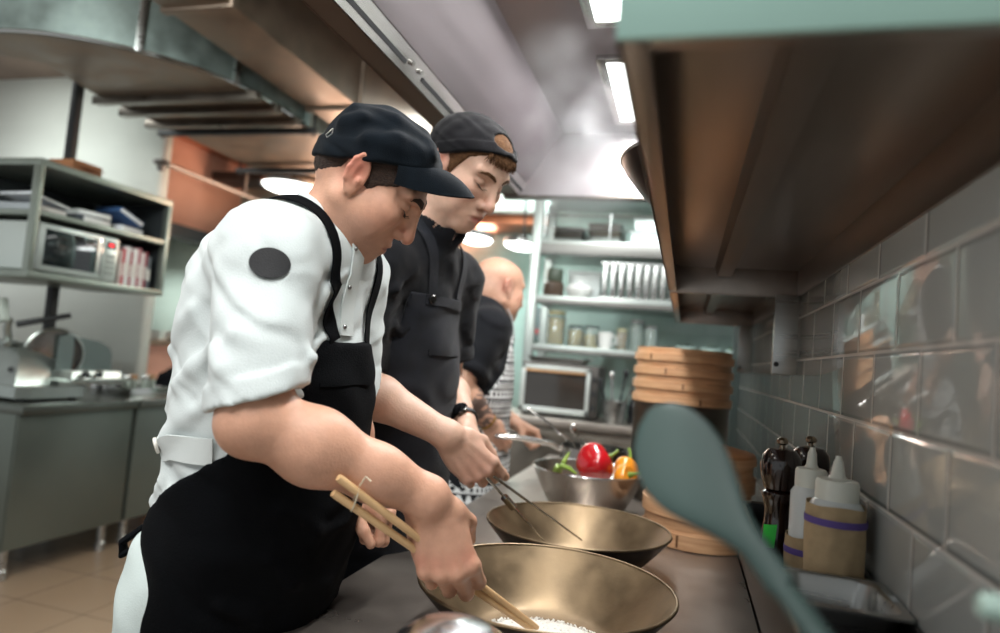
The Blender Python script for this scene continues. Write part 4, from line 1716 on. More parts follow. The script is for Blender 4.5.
def skin3():
    F = Fld()
    H3.skull(F, -.002)
    H3.face(F, True, .004)
    nb = CH3 + A3((0, 0, .155)) + f3 * .01
    F.path([H3.L(-.025, 0, -.03), nb, CH3 + A3((0, 0, .06))], [.06, .066, .09], .03)
    F.cone(CH3 + A3((0, 0, .05)), CH3 + A3((0, 0, -.30)), .15, .15, .04, sq=(f3, .74))
    F.cone(CH3 + A3((0, 0, -.30)), CH3 + A3((0, 0, -.45)), .15, .155, .04, sq=(f3, .76))
    for s, el, wr in ((SH3, EL3, WR3), (SHL3, ELL3, WRL3)):
        F.cone(CH3 + A3((0, 0, .10)), s, .08, .058, .04)
        F.cone(s, el, .054, .047, .03)
        d = wr - el
        F.cone(el, el + d * .35, .045, .05, .02)
        F.cone(el + d * .35, wr, .05, .030, .02)
    for s in (-1, 1):
        p = CH3 + A3((0, 0, -.46)) + l3 * s * .09
        F.path([p, p + A3((0.01, 0, -.42)), p + A3((-.02, 0, -.83))], [.085, .055, .035], .03)
        F.cone(p + A3((-.02, 0, -.84)), p + A3((-.02, 0, -.865)) + f3 * .12, .034, .028, .02)
    a = CRa * .38 + CDa * .80 + CFa * .35
    t = CRa * .80 - CDa * .38 + CFa * .30
    hand_field(F, WR3 + a * .01, a, t, -CFa, [(40, 80, 50)] * 4, [(.62, .3, -.7), (.9, -.1, -.4), (.8, -.3, -.4)], 1.05)
    hand_field(F, WRL3, A3((.8, .4, -.4)), A3((.3, -.8, .2)), A3((.3, .2, .8)), [(40, 80, 50)] * 4, [(.62, .3, -.7), (.9, -.1, -.4), (.8, -.3, -.4)], 1.0)
    return F


F3 = skin3()


def paint3(P):
    q = H3.loc(P)
    spots = [(H3.L(-.012, -.08, .01), .03, .8), (H3.L(.06, -.05, -.02), .03, .3)]
    col = tone((.58, .335, .235), (.58, .235, .17), spots, P)
    # cropped stubble at the sides and back of the scalp
    m = np.clip(1 - np.abs(q[:, 2] - .0) / .055, 0, 1) * (q[:, 0] < .03) * (np.abs(q[:, 1]) + np.maximum(-q[:, 0], 0) > .05) * (np.linalg.norm(q, axis=1) < .14)
    col = col + (A3((.25, .17, .14)) - col) * (.35 * m)[:, None]
    # tattoo on the forearm
    d = WR3 - EL3
    u = ((P - EL3) @ d) / (d @ d)
    r = np.linalg.norm(P - EL3 - np.outer(u, d), axis=1)
    pat = np.sin(P[:, 2] * 190 + 2 * np.sin(P[:, 0] * 120)) * np.sin(P[:, 0] * 160 - P[:, 1] * 90 + 1.7 * np.sin(P[:, 2] * 80))
    m = ((u > .28) & (u < 1.02) & (r < .06) & (pat > -.25)).astype(float)
    return col + (A3((.05, .05, .055)) - col) * (.8 * m)[:, None]


link('body', F3.mesh((-1.12, 2.0, 0), (-.35, 2.78, 1.80), .004, 'body', paint3), skin_mat, cook3)


def tee3(g=0.0):
    G = Fld()
    G.cone(CH3 + A3((0, 0, .055)), CH3 + A3((0, 0, -.13)), .182 + g, .18 + g, .03, sq=(f3, .76))
    G.cone(CH3 + A3((0, 0, -.13)), CH3 + A3((0, 0, -.42)), .18 + g, .182 + g, .05, sq=(f3, .78))
    G.cone(CH3 + A3((0, 0, .11)), SH3, .07 + g, .07 + g, .05)
    G.cone(CH3 + A3((0, 0, .11)), SHL3, .07 + g, .07 + g, .05)
    return G


def shirt3():
    G = tee3()
    sleeve(G, SH3, EL3, .074, .072, .185, .04)
    sleeve(G, SHL3, ELL3, .074, .072, .185, .04)
    K = Fld()
    nb = CH3 + A3((0, 0, .15)) + f3 * .01
    K.cone(nb + A3((0, 0, -.05)), nb + A3((.01, .01, .035)), .078, .072, .01)
    K.cut(half(nb + A3((0, 0, .03)), (.25, .15, .9)), .004)
    sub_field(G, K, nb, .12, .01)
    G.bump = lambda P: ripple(P, 15.0, .004, 4.2)
    return G


S3 = shirt3()
link('shirt', S3.mesh((-1.12, 2.0, .92), (-.40, 2.78, 1.62), .0055, 'shirt'), M_black_jacket, cook3)


def print_apron_mat():
    m = bpy.data.materials.new('printed_apron_cloth')
    m.use_nodes = True
    nt = m.node_tree
    bs = nt.nodes['Principled BSDF']
    bs.inputs['Roughness'].default_value = .85
    tc = nt.nodes.new('ShaderNodeTexCoord')
    rot = nt.nodes.new('ShaderNodeVectorRotate')
    rot.rotation_type = 'Z_AXIS'
    rot.inputs['Angle'].default_value = -YA3
    sp = nt.nodes.new('ShaderNodeSeparateXYZ')
    nt.links.new(tc.outputs['Object'], rot.inputs['Vector'])
    nt.links.new(rot.outputs[0], sp.inputs[0])

    def mth(op, a, b_=None):
        n = nt.nodes.new('ShaderNodeMath')
        n.operation = op
        for i, v in enumerate((a, b_)):
            if v is None:
                continue
            if isinstance(v, (int, float)):
                n.inputs[i].default_value = v
            else:
                nt.links.new(v, n.inputs[i])
        return n.outputs[0]
    hcoord = mth('MULTIPLY', mth('ADD', sp.outputs[0], mth('MULTIPLY', sp.outputs[1], 1.0)), 42.0)
    z = mth('MULTIPLY', sp.outputs[2], 30.0)
    band = mth('FLOOR', z)
    fz = mth('FRACT', z)
    ph = mth('FRACT', mth('ADD', mth('MULTIPLY', hcoord, mth('ADD', 0.7, mth('MULTIPLY', mth('FRACT', mth('MULTIPLY', band, .37)), .8))), mth('MULTIPLY', band, .31)))
    tri = mth('LESS_THAN', mth('MULTIPLY', mth('ABSOLUTE', mth('SUBTRACT', ph, .5)), 2.0), mth('MULTIPLY', fz, .85))
    bar = mth('GREATER_THAN', fz, .86)
    odd = mth('GREATER_THAN', mth('FRACT', mth('MULTIPLY', band, .5)), .25)
    dots = mth('LESS_THAN', mth('ADD', mth('POWER', mth('SUBTRACT', ph, .5), 2.0), mth('POWER', mth('SUBTRACT', fz, .45), 2.0)), .06)
    pat = mth('MAXIMUM', bar, mth('ADD', mth('MULTIPLY', odd, tri), mth('MULTIPLY', mth('SUBTRACT', 1.0, odd), dots)))
    mx = nt.nodes.new('ShaderNodeMix')
    mx.data_type = 'RGBA'
    nt.links.new(pat, mx.inputs['Factor'])
    mx.inputs['A'].default_value = lin('#d6d8d8')
    mx.inputs['B'].default_value = lin('#202124')
    nt.links.new(mx.outputs['Result'], bs.inputs['Base Color'])
    return m


M_print = print_apron_mat()


def apron3():
    G = tee3(.008)
    G.cone(CH3 + A3((0, 0, -.42)), CH3 + A3((0, 0, -.85)), .195, .215, .05, sq=(f3, .8))
    z0 = CH3[2]
    G.cut(apron_cut(lambda z: CH3[0] + 0 * z, lambda z: CH3[1] + 0 * z, YA3, [(.45, 125, 125), (z0 - .38, 132, 132), (z0 - .28, 118, 118), (z0 - .16, 88, 88), (z0 - .05, 62, 62), (z0 + .06, 42, 42), (z0 + .12, 36, 36)], z0 + .075), .003)
    G.cut(lambda P: .47 - P[:, 2], .004)
    G.bump = lambda P: ripple(P, 14.0, .003, 6.1)
    return G


AP3 = apron3()
ap3 = link('apron', AP3.mesh((-1.12, 2.1, .44), (-.40, 2.78, 1.46), .006, 'apron'), M_print, cook3)
S3s = Fld()
S3s.it = S3.it
M_strap3 = mat('white_strap', '#d8dada', rough=.85)
strip(S3s, [CH3 + f3 * .16 - l3 * .085 + A3((0, 0, .07)), CH3 + f3 * .13 - l3 * .09 + A3((0, 0, .12)), CH3 + f3 * .06 - l3 * .09 + A3((0, 0, .165)), CH3 - f3 * .02 - l3 * .075 + A3((0, 0, .185)), CH3 - f3 * .09 - l3 * .03 + A3((0, 0, .18))], .022, .0025, 'strap', M_strap3, ap3, .005)
strip(S3s, [CH3 + f3 * .16 + l3 * .085 + A3((0, 0, .07)), CH3 + f3 * .06 + l3 * .09 + A3((0, 0, .165)), CH3 - f3 * .02 + l3 * .075 + A3((0, 0, .185)), CH3 - f3 * .09 + l3 * .03 + A3((0, 0, .18))], .022, .0025, 'strap', M_strap3, ap3, .005)
T3 = trousers([CH3 + A3((0, 0, -.43)) - l3 * .08, CH3 + A3((0, 0, -.43)) + l3 * .08], [CH3 + A3((0, 0, -.86)) - l3 * .09, CH3 + A3((0, 0, -.86)) + l3 * .09],
              [CH3 + A3((-.02, 0, -1.29)) - l3 * .09, CH3 + A3((-.02, 0, -1.29)) + l3 * .09], (.112, .085, .07))
link('trousers', T3.mesh((-1.1, 2.1, .05), (-.45, 2.75, 1.08), .01, 'trousers'), M_trouser_b, cook3)
for s in (-1, 1):
    p = CH3 + l3 * .09 * s
    shoe(p[0] - .02, p[1], YA3, cook3)
# ring-like bracelet at the wrist
b = MB()
d3 = (WR3 - EL3) / np.linalg.norm(WR3 - EL3)
x, y, d = frame_from(d3)
b.tube([Vector(WR3) - d * .004 + (x * math.cos(2 * PI * k / 24) + y * math.sin(2 * PI * k / 24)) * .0325 for k in range(24)], .003, 8, closed=True, up=tuple(d3))
b.build('bracelet', mat('brass', '#b08a3c', rough=.3, metal=1.0), cook3)
# ============================================================ the cooking counter and what stands on it
cnt = thing('cooking_counter', (-.18, 1.3, 0), 'long dark steel cooking counter along the tiled wall', 'counter')
M_top = mat('counter_steel', '#a0978f', rough=.36, metal=.8, var=.16, vscale=5, rvar=.10, bump=.03, bscale=120)
b = MB()
b.b2((-.605, -.6, .865), (.249, 3.2, .90), bev=.006)
b.build('worktop', M_top, cnt)
b = MB()
b.b2((-.55, -.55, .12), (.24, 3.15, .865), bev=.004)
b.build('body', M_steel, cnt)
for y in (-.4, .7, 1.9, 3.0):
    for x in (-.48, .16):
        b = MB()
        b.cyl((x, y, 0), (x, y, .125), .025, .022, n=16)
        b.build('leg', M_steel_dark, cnt)
b = MB()
b.tube([(-.585, -.4, .80), (-.585, 3.0, .80)], .011, 12)
b.build('rail', M_steel_bright, cnt)

M_wok_in = mat('seasoned_wok_inside', '#76654e', rough=.42, metal=.8, var=.22, vscale=16, rvar=.10, bump=.03, bscale=200)
M_wok_out = mat('seasoned_wok_outside', '#3a332c', rough=.38, metal=.9, var=.3, vscale=14, rvar=.1)


def wok(x, y, z, r, h, rb, label, tilt=0.0):
    t = thing('wok', (x, y, z), label, 'pan', 'woks on the counter')
    pin = [(0.0, .008), (rb * .7, .008), (rb * .93, .0095), (rb, .013)]
    for i in range(1, 13):
        u = i / 12
        pin.append((rb + (r - rb) * (u ** .92), .013 + (h - .013) * (u ** 1.12)))
    pout = [(0.0, 0.0), (rb * .9, 0.0), (rb * .98, .002), (rb + .004, .008)]
    for i in range(1, 13):
        u = i / 12
        pout.append((rb + .004 + (r - rb) * (u ** .92), .008 + (h - .010) * (u ** 1.12)))
    b = MB()
    b.lathe(pout, (x, y, z), 96)
    b.build('outer_shell', M_wok_out, t)
    b = MB()
    b.lathe(pin, (x, y, z), 96)
    b.build('cooking_surface', M_wok_in, t)
    b = MB()
    b.tube([(x + (r + .0015) * math.cos(a), y + (r + .0015) * math.sin(a), z + h) for a in np.linspace(0, 2 * PI, 96, endpoint=False)], .0026, 8, closed=True)
    b.build('rim', M_wok_in, t)
    return t


wok(-.194, 1.085, .9005, .203, .094, .115, 'front wok, the larger brass-brown pan with sugar at its bottom')
wok(-.208, 1.50, .9005, .199, .094, .115, 'back wok behind it, brass-brown pan being stirred with steel tongs')
# sugar crystals in the front wok
rng = random.Random(11)
b = MB()
for i in range(1500):
    rr = .108 * math.sqrt(rng.random())
    a = rng.uniform(0, 2 * PI)
    px_, py_ = -.185 + rr * math.cos(a), 1.06 + rr * math.sin(a) * .85
    s = rng.uniform(.0016, .0034)
    R = Matrix.Rotation(rng.uniform(0, 3), 3, Vector((rng.random(), rng.random(), rng.random() + .01)).normalized())
    b.box((px_, py_, .9105 + s * .5 + rng.random() * .010 * (1 - rr / .11)), (s, s, s), bev=0, R=R)
b.lathe([(0, .0085), (.05, .008), (.09, .005), (.104, .001)], (-.185, 1.06, .9092), 40, sy=.85)
tag(b.build('sugar', mat('sugar', '#dad8d2', rough=.35, trans=.0, var=.1, vscale=300), sharp=0), 'white sugar crystals melting in the bottom of the front wok', 'sugar', kind='stuff')

# cooking chopsticks tied with string
cs = thing('cooking_chopsticks', (-.33, .95, 1.05), 'pair of pale wooden cooking chopsticks held over the front wok', 'chopsticks')
M_wood = mat('pale_beech', '#d8b384', rough=.5, var=.12, vscale=12, stretch=(1, 1, 1), bump=.06, bscale=150)
CS_A, CS_B = A3((-.421, .785, 1.177)), A3((-.430, .792, 1.155))
CS_T = A3((-.198, 1.060, .930))
CS_U = A3((-.205, 1.052, .929))
for p, q in ((CS_A, CS_T), (CS_B, CS_U)):
    b = MB()
    b.tube([tuple(p), tuple(p + (q - p) * .01), tuple(p + (q - p) * .5), tuple(q - (q - p) * .01), tuple(q)], [.0046, .0056, .0055, .0045, .0036], 14)
    b.build('stick', M_wood, cs)
b = MB()
dcs = (CS_T - CS_A) / np.linalg.norm(CS_T - CS_A)
pa, pb = CS_A + dcs * .035, CS_B + dcs * .035
pts = []
for k in range(25):
    a = 2 * PI * k / 24
    c_ = (pa + pb) / 2
    e1 = (pa - pb) / 2
    e2 = np.cross(dcs, e1)
    e2 = e2 / np.linalg.norm(e2)
    pts.append(tuple(c_ + e1 * 1.45 * math.cos(a) + e2 * .0070 * math.sin(a)))
b.tube(pts, .0012, 6)
b.tube([tuple(pa + (pa - pb) * .4), tuple(pa + (pa - pb) * .9 + A3((.005, 0, .003))), tuple(pa + (pa - pb) * .75 + A3((.012, .003, .0)))], .0011, 6)
b.build('string', mat('string', '#d8cdb4', rough=.9), cs)

# tongs in the second cook's hand
tg = thing('kitchen_tongs', (-.28, 1.42, 1.02), 'thin steel tongs held by the second cook over the back wok', 'tongs')
for p, q in (((-.392, 1.352, 1.112), (-.202, 1.540, .950)), ((-.388, 1.350, 1.100), (-.268, 1.500, .935))):
    b = MB()
    p, q = A3(p), A3(q)
    b.tube([tuple(p), tuple(p + (q - p) * .4), tuple(q)], [.0032, .0028, .0022], 10)
    b.build('arm', M_steel_bright, tg)
b = MB()
b.tube([(-.3535, 1.393, 1.0525), (-.337, 1.414, 1.029)], [.0085, .0085], 16)
b.build('collar', M_steel_bright, tg)

# mixing bowl with peppers
bw = thing('mixing_bowl', (-.262, 2.035, .90), 'stainless mixing bowl holding red and yellow peppers', 'bowl')
b = MB()
pr_ = [(0, 0), (.075, 0), (.085, .003)] + [(.085 + .081 * (u ** .62), .003 + .130 * u) for u in np.linspace(.06, 1, 14)]
b.lathe(pr_, (-.262, 2.035, .901), 72)
b.lathe([(r_ - .0016, h_ + .0016) for r_, h_ in pr_][1:], (-.262, 2.035, .901), 72)
b.build('shell', mat('bowl_steel', '#c9c3bb', rough=.27, metal=1.0), bw)
b = MB()
b.tube([(-.262 + .168 * math.cos(a), 2.035 + .168 * math.sin(a), 1.034) for a in np.linspace(0, 2 * PI, 72, endpoint=False)], .0032, 8, closed=True)
b.build('rim', M_steel_bright, bw)


def pepper(c, r, h, axis, name, label, cat, skin, stemm, seed, lobes=4, group=None):
    t = thing(name, c, label, cat, group)
    x, y, d = frame_from(axis)
    b = MB()
    rings = []
    n = 40
    for i in range(19):
        u = i / 18
        th = PI * (.04 + .92 * u)
        rr = r * (math.sin(th) ** .55) * (1 - .16 * u)
        hh = h * (.5 - u) * 1.0 - (.012 * math.exp(-(u / .10) ** 2)) * 1.0
        ring = []
        for k in range(n):
            a = 2 * PI * k / n
            f = 1 + .075 * math.cos(lobes * a + seed) * (.5 + .5 * u) + .02 * math.sin(2 * a + seed)
            ring.append(Vector(c) + (x * math.cos(a) + y * math.sin(a)) * rr * f + d * hh)
        rings.append(ring)
    b.loft(rings)
    b.build('flesh', skin, t, sharp=0)
    b = MB()
    top = Vector(c) + d * (h * .5 - .008)
    b.tube([top - d * .006, top + d * .012, top + d * .024 + x * .006, top + d * .034 + x * .014], [.010, .0052, .0045, .0055], 10)
    b.build('stem', stemm, t)
    return t


M_red = mat('red_pepper_skin', '#b3161f', rough=.16, coat=.5, var=.12, vscale=10)
M_yel = mat('yellow_pepper_skin', '#e8952a', rough=.18, coat=.4, var=.1, vscale=10)
M_grn = mat('green_stem', '#6c8a35', rough=.45)
vg = 'peppers in the mixing bowl'
b = MB()      # filling under the visible peppers
pepper((-.240, 2.0, 1.058), .064, .110, (.75, .35, .45), 'bell_pepper', 'glossy red bell pepper on top in the mixing bowl', 'pepper', M_red, M_grn, .4, 4, vg)
pepper((-.155, 2.065, 1.040), .042, .090, (.2, .5, .8), 'bell_pepper', 'tall orange-yellow pepper just right of the red one', 'pepper', M_yel, M_grn, 1.2, 3, vg)
pepper((-.152, 1.985, 1.034), .036, .062, (.7, -.4, .3), 'bell_pepper', 'small orange pepper at the right rim of the bowl', 'pepper', M_yel, M_grn, 2.2, 3, vg)
for i, pts in enumerate(([(-.352, 2.0, 1.020), (-.335, 1.99, 1.040), (-.31, 1.97, 1.038), (-.285, 1.945, 1.030)], [(-.350, 2.03, 1.012), (-.336, 2.02, 1.048), (-.325, 2.04, 1.075)], [(-.362, 2.02, 1.018), (-.352, 2.0, 1.036), (-.348, 1.97, 1.034)])):
    t = thing('green_chili', pts[0], ['green chili lying across the left of the bowl', 'green chili standing upright at the left of the bowl', 'short green chili resting on the left rim of the bowl'][i], 'chili', 'chilies in the mixing bowl')
    b = MB()
    b.tube(pts, [.007, .009, .007, .003][-len(pts):] if len(pts) == 4 else [.008, .008, .003], 12)
    b.build('pod', mat('chili_skin', '#7d9a3c', rough=.25, coat=.3), t)
    b = MB()
    p0, p1 = Vector(pts[0]), Vector(pts[1])
    b.tube([p0 + (p1 - p0).normalized() * .002, p0 - (p1 - p0).normalized() * .012], [.0035, .002], 8)
    b.build('stem', M_grn, t)

# saucepan behind the bowl, its handle and spoon
sp_ = thing('saucepan', (-.300, 2.42, .90), 'steel saucepan behind the mixing bowl with a long handle towards the bald cook', 'pan')
b = MB()
b.lathe([(0, 0), (.105, 0), (.115, .006), (.118, .15), (.121, .152), (.115, .152), (.112, .01), (0, .006)], (-.300, 2.42, .901), 56)
b.build('pan_body', M_steel_bright, sp_)
b = MB()
b.tube([(-.412, 2.39, 1.035), (-.445, 2.36, 1.055), (-.53, 2.31, 1.068), (-.60, 2.262, 1.073), (-.625, 2.255, 1.073)], [.010, .012, .0125, .0125, .009], 14, flat=(1.25, .8))
b.build('handle', M_steel_bright, sp_)
t = thing('ladle', (-.30, 2.38, 1.0), 'steel ladle with a thin handle leaning out of the saucepan', 'ladle')
b = MB()
b.tube([(-.31, 2.42, .93), (-.375, 2.41, 1.06), (-.505, 2.40, 1.145), (-.548, 2.40, 1.168)], [.004, .005, .0055, .006], 10)
b.build('handle', M_steel_bright, t)
b = MB()
b.lathe([(0, 0), (.02, .004), (.032, .016), (.036, .03), (.033, .03), (.03, .018), (0, .006)], (-.300, 2.425, .909), 28)
b.build('cup', M_steel_bright, t)
t = thing('spoon', (-.30, 2.32, 1.0), 'small steel spoon standing in the saucepan behind the chilies', 'spoon')
b = MB()
b.tube([(-.25, 2.39, .93), (-.345, 2.36, 1.075), (-.362, 2.355, 1.105)], [.003, .0035, .004], 10)
b.build('handle', M_steel_bright, t)
b = MB()
b.sphere((-.368, 2.353, 1.118), (.012, .005, .019), 14)
b.build('bowl', M_steel_bright, t)

# bamboo steamers
def bamboo_mat(name, c1, c2):
    return mat(name, c1, rough=.45, col2=c2, vscale=5, stretch=(2, 2, 22), bump=.1, bscale=30)
M_bam = bamboo_mat('bamboo_strip', '#b98a63', '#d3a982')
M_bam_d = bamboo_mat('bamboo_lid', '#9c6840', '#bb8556')


def steamer_basket(c, r, h, label, group, lid=False, tie=.6):
    t = thing('bamboo_steamer' if not lid else 'steamer_lid', c, label, 'steamer' if not lid else 'lid', group)
    x, y, z = c
    b = MB()
    if not lid:
        b.lathe([(r - .012, .002), (r, 0), (r, h * .60), (r - .004, h * .62), (r - .004, h), (r - .014, h), (r - .012, .002)], c, 64)
        b.build('hoop', M_bam, t)
        b = MB()
        b.lathe([(r + .0005, h * .02), (r + .0045, h * .03), (r + .0045, h * .55), (r + .0005, h * .57)], c, 64)
        b.build('band', M_bam, t)
        b = MB()
        b.lathe([(0, .006), (r - .012, .006), (r - .012, .010), (0, .010)], c, 48)
        b.build('slatted_floor', M_bam_d, t)
    else:
        b.lathe([(r - .008, 0), (r, 0), (r, h * .55), (r - .006, h * .62), (r * .55, h * .86), (0, h)], c, 64)
        b.build('cover', M_bam_d, t)
        b = MB()
        b.lathe([(r + .0005, .001), (r + .004, .002), (r + .004, h * .4), (r + .0005, h * .42)], c, 64)
        b.build('band', M_bam, t)
    b = MB()
    for k in range(2):
        a = tie + k * 2.6
        b.box((x + (r + .004) * math.cos(a), y + (r + .004) * math.sin(a), z + h * .3), (.004, .006, h * .42), rz=a, bev=.001)
    b.build('binding', mat('cane_binding', '#6e4a2c', rough=.6), t)
    return t


wide = ['bottom basket of the wide bamboo stack on the steel pot', 'second basket up in the wide bamboo stack on the pot', 'third basket up in the wide bamboo stack on the pot', 'top basket of the wide bamboo stack on the pot']
for k in range(4):
    steamer_basket((-.010, 2.46, 1.236 + k * .0475), .166, .0465, wide[k], 'wide bamboo steamers on the pot', tie=-1.2 - .35 * k)
nar = ['bottom basket of the small bamboo stack beside the back wok', 'middle basket of the small bamboo stack on the counter', 'upper basket of the small bamboo stack under its lid']
for k in range(3):
    steamer_basket((.052, 1.915, .901 + k * .0715), .140, .071, nar[k], 'small bamboo steamers on the counter', tie=-1.9 + .5 * k)
steamer_basket((.052, 1.915, 1.116), .140, .048, 'domed lid on the small bamboo stack by the pepper mill', 'small bamboo steamers on the counter', lid=True)
pt = thing('stock_pot', (-.010, 2.46, .90), 'tall dark steel stock pot under the wide bamboo steamers', 'pot')
b = MB()
b.lathe([(0, 0), (.155, 0), (.163, .006), (.163, .325), (.168, .333), (.160, .333), (.156, .012), (0, .008)], (-.010, 2.46, .901), 64)
b.build('pot_body', M_steel_dark, pt)
for s in (-1, 1):
    b = MB()
    b.tube([(-.05, 2.46 + s * .160, 1.17), (-.045, 2.46 + s * .20, 1.18), (.025, 2.46 + s * .20, 1.18), (.03, 2.46 + s * .160, 1.17)], .006, 10)
    b.build('handle', M_steel_bright, pt)

# steel canister in the foreground
t = thing('steel_canister', (-.222, .70, .90), 'shiny domed steel canister on the counter in front of the front wok', 'canister')
b = MB()
b.lathe([(0, -.0145), (.060, -.0145), (.063, -.010), (.063, .10), (.0, .10)], (-.222, .70, .916), 48)
b.build('can', M_steel_bright, t)
b = MB()
b.lathe([(.066, .098), (.067, .112), (.060, .128), (.040, .141), (.012, .147), (0, .1475)], (-.222, .70, .916), 48)
b.build('lid', mat('mirror_steel', '#dadcde', rough=.22, metal=1.0), t)

# ============================================================ trough on the wall, mills, bottles, pan
tr = thing('condiment_trough', (.19, .86, .96), 'narrow black steel trough fixed along the tiled wall', 'trough')
M_trough = mat('black_steel', '#1d1c1c', rough=.4, metal=.6, var=.3, vscale=12)
b = MB()
x0, x1, ya, yb = .124, .2485, .18, 1.46
b.b2((x0, ya, .985), (x1, yb, 1.0), bev=.002)
b.b2((x0, ya, .985), (x0 + .005, yb, 1.098), bev=.001)
b.b2((x1 - .006, ya, .985), (x1, yb, 1.106), bev=.001)
b.b2((x0, ya, .985), (x1, ya + .005, 1.098), bev=.001)
b.b2((x0, yb - .005, .985), (x1, yb, 1.098), bev=.001)
b.build('channel', M_trough, tr)
b = MB()
b.tube([(x0 + .002, ya, 1.098), (x0 + .002, yb - .02, 1.098), (x0 + .02, yb, 1.098), (x1 - .004, yb, 1.098)], .0035, 10)
b.build('rim', M_steel_dark, tr)
for y in (.4, .9, 1.38):
    b = MB()
    b.prism([(.2485, y, .90), (.2485, y, .986), (.135, y, .986)], (0, -.004, 0), (0, .004, 0))
    b.build('bracket', M_trough, tr)


def mill(x, y, label):
    t = thing('pepper_mill', (x, y, 1.0005), label, 'pepper mill', 'dark wooden pepper mills')
    M_m = mat('dark_walnut_varnish', '#1d100c', rough=.18, coat=.5, var=.3, vscale=20)
    b = MB()
    b.lathe([(0, 0), (.0265, 0), (.028, .003), (.028, .070), (.0265, .076), (.026, .080), (.0245, .10), (.021, .125), (.0205, .14), (.0235, .156), (.0265, .164), (.0265, .170), (.021, .174), (0, .174)], (x, y, 1.0005), 40)
    b.build('base', M_m, t)
    b = MB()
    b.lathe([(.018, .1745), (.024, .176), (.0255, .182), (.0295, .195), (.0315, .212), (.0290, .228), (.021, .238), (.008, .2405), (0, .2405)], (x, y, 1.0005), 40)
    b.build('head', M_m, t)
    b = MB()
    b.lathe([(.004, .240), (.004, .245), (.0085, .248), (.009, .253), (.005, .257), (0, .2575)], (x, y, 1.0005), 20)
    b.build('nut', mat('aged_brass', '#8d8272', rough=.25, metal=1.0), t)
    return t


m1 = mill(.156, 1.165, 'dark pepper mill with a green tag, in front at the wall trough')
b = MB()
rows = []
for i in range(5):
    zz = 1.084 + .036 * i / 4
    row = []
    for k in range(7):
        a = math.radians(205 + 50 * k / 6 + 6 * (i / 4))
        r_ = .0268 if zz < 1.094 else .0256
        row.append((.156 + r_ * math.cos(a), 1.165 + r_ * math.sin(a), zz + .004 * k / 6))
    rows.append(row)
b.sheet(rows, .0008)
b.build('green_tag', mat('green_tape', '#25c93f', rough=.5), m1)
mill(.213, 1.255, 'dark pepper mill close to the wall behind the squeeze bottles')


def bottle(x, y, r, sleeve_h, z0, label, sx=1.0):
    t = thing('squeeze_bottle', (x, y, z0), label, 'bottle', 'squeeze bottles in cloth sleeves')
    M_pl = mat('milky_plastic', '#d9dcd2', rough=.30, sss=.0, spec=.5)
    c = (x, y, z0)
    b = MB()
    b.lathe([(0, 0), (r - .004, 0), (r - .002, .004), (r - .002, .188), (r - .007, .196), (r * .70, .199), (0, .199)], c, 44, sx=sx)
    b.build('bottle_body', mat('clear_plastic', '#cfd6d6', rough=.2), t)
    b = MB()
    k = r * .76
    b.lathe([(k, .197), (k, .219), (k - .002, .223), (k * .46, .225), (k * .34, .229), (.0060, .246), (.0042, .250), (.0035, .254), (0, .254)], c, 36)
    b.build('nozzle_cap', M_pl, t)
    if sleeve_h:
        b = MB()
        n = 48
        rings = []
        for i in range(13):
            u = i / 12
            ring = []
            for q in range(n):
                a = 2 * PI * q / n
                w = r + .0012 + .0010 * math.sin(5 * a + 6 * u) + .0007 * math.sin(9 * a - 9 * u)
                ring.append((x + w * sx * math.cos(a), y + w * math.sin(a), z0 + .001 + sleeve_h * u + .0012 * math.sin(3 * a) * u))
            rings.append(ring)
        b.loft(rings, caps=False)
        sl = b.build('cloth_sleeve', mat('oat_cloth', '#b09a78', rough=.9, var=.10, vscale=60, bump=.25, bscale=700), t)
        for zz, hh in ((sleeve_h - .024, .009), (.030, .006)):
            b = MB()
            b.lathe([(r + .0030, zz), (r + .0034, zz + hh / 2), (r + .0030, zz + hh)], c, 44, sx=sx)
            b.build('violet_stripe', mat('violet_thread', '#5d4b8f', rough=.8), sl)
    return t


bottle(.203, .990, .0350, .190, 1.0005, 'squeeze bottle in an oat cloth sleeve with violet stripes, nearest the small pan', 1.0)
bottle(.186, 1.080, .0285, .125, 1.0005, 'half-sleeved squeeze bottle squeezed between mill and front bottle', 1.0)

gp = thing('gastronorm_pan', (.187, .83, 1.03), 'small empty steel pan hung in the wall trough', 'pan')
b = MB()
def rrect(cx_, cy_, hx, hy, rad, z, n=8):
    out = []
    for qx, qy, a0 in ((1, 1, 0), (-1, 1, PI / 2), (-1, -1, PI), (1, -1, 1.5 * PI)):
        for i in range(n + 1):
            a = a0 + PI / 2 * i / n
            out.append((cx_ + qx * (hx - rad) + rad * math.cos(a), cy_ + qy * (hy - rad) + rad * math.sin(a), z))
    return out
cx_, cy_ = .186, .876
rings = [rrect(cx_, cy_, .0620, .072, .012, 1.1085), rrect(cx_, cy_, .0620, .072, .012, 1.1115), rrect(cx_, cy_, .053, .063, .018, 1.112), rrect(cx_, cy_, .050, .060, .020, 1.108),
         rrect(cx_, cy_, .047, .057, .022, 1.075), rrect(cx_, cy_, .042, .052, .024, 1.060), rrect(cx_, cy_, .028, .038, .02, 1.0575)]
b.loft(rings, caps=False)
n_ = len(rings[0])
base = len(b.v) - n_
b.f.append(tuple(base + k for k in range(n_)))
b.mi.append(0)
under = [rrect(cx_, cy_, .0620, .072, .012, 1.1085), rrect(cx_, cy_, .052, .062, .018, 1.107), rrect(cx_, cy_, .049, .059, .022, 1.074), rrect(cx_, cy_, .044, .054, .024, 1.057), rrect(cx_, cy_, .028, .038, .02, 1.0545)]
b.loft(under, caps=False)
base = len(b.v) - n_
b.f.append(tuple(base + k for k in range(n_)))
b.mi.append(0)
b.build('pan_shell', M_steel, gp)
b = MB()
b.b2((cx_ + .0540, cy_ - .010, 1.1118), (cx_ + .0612, cy_ + .010, 1.1126), bev=0)
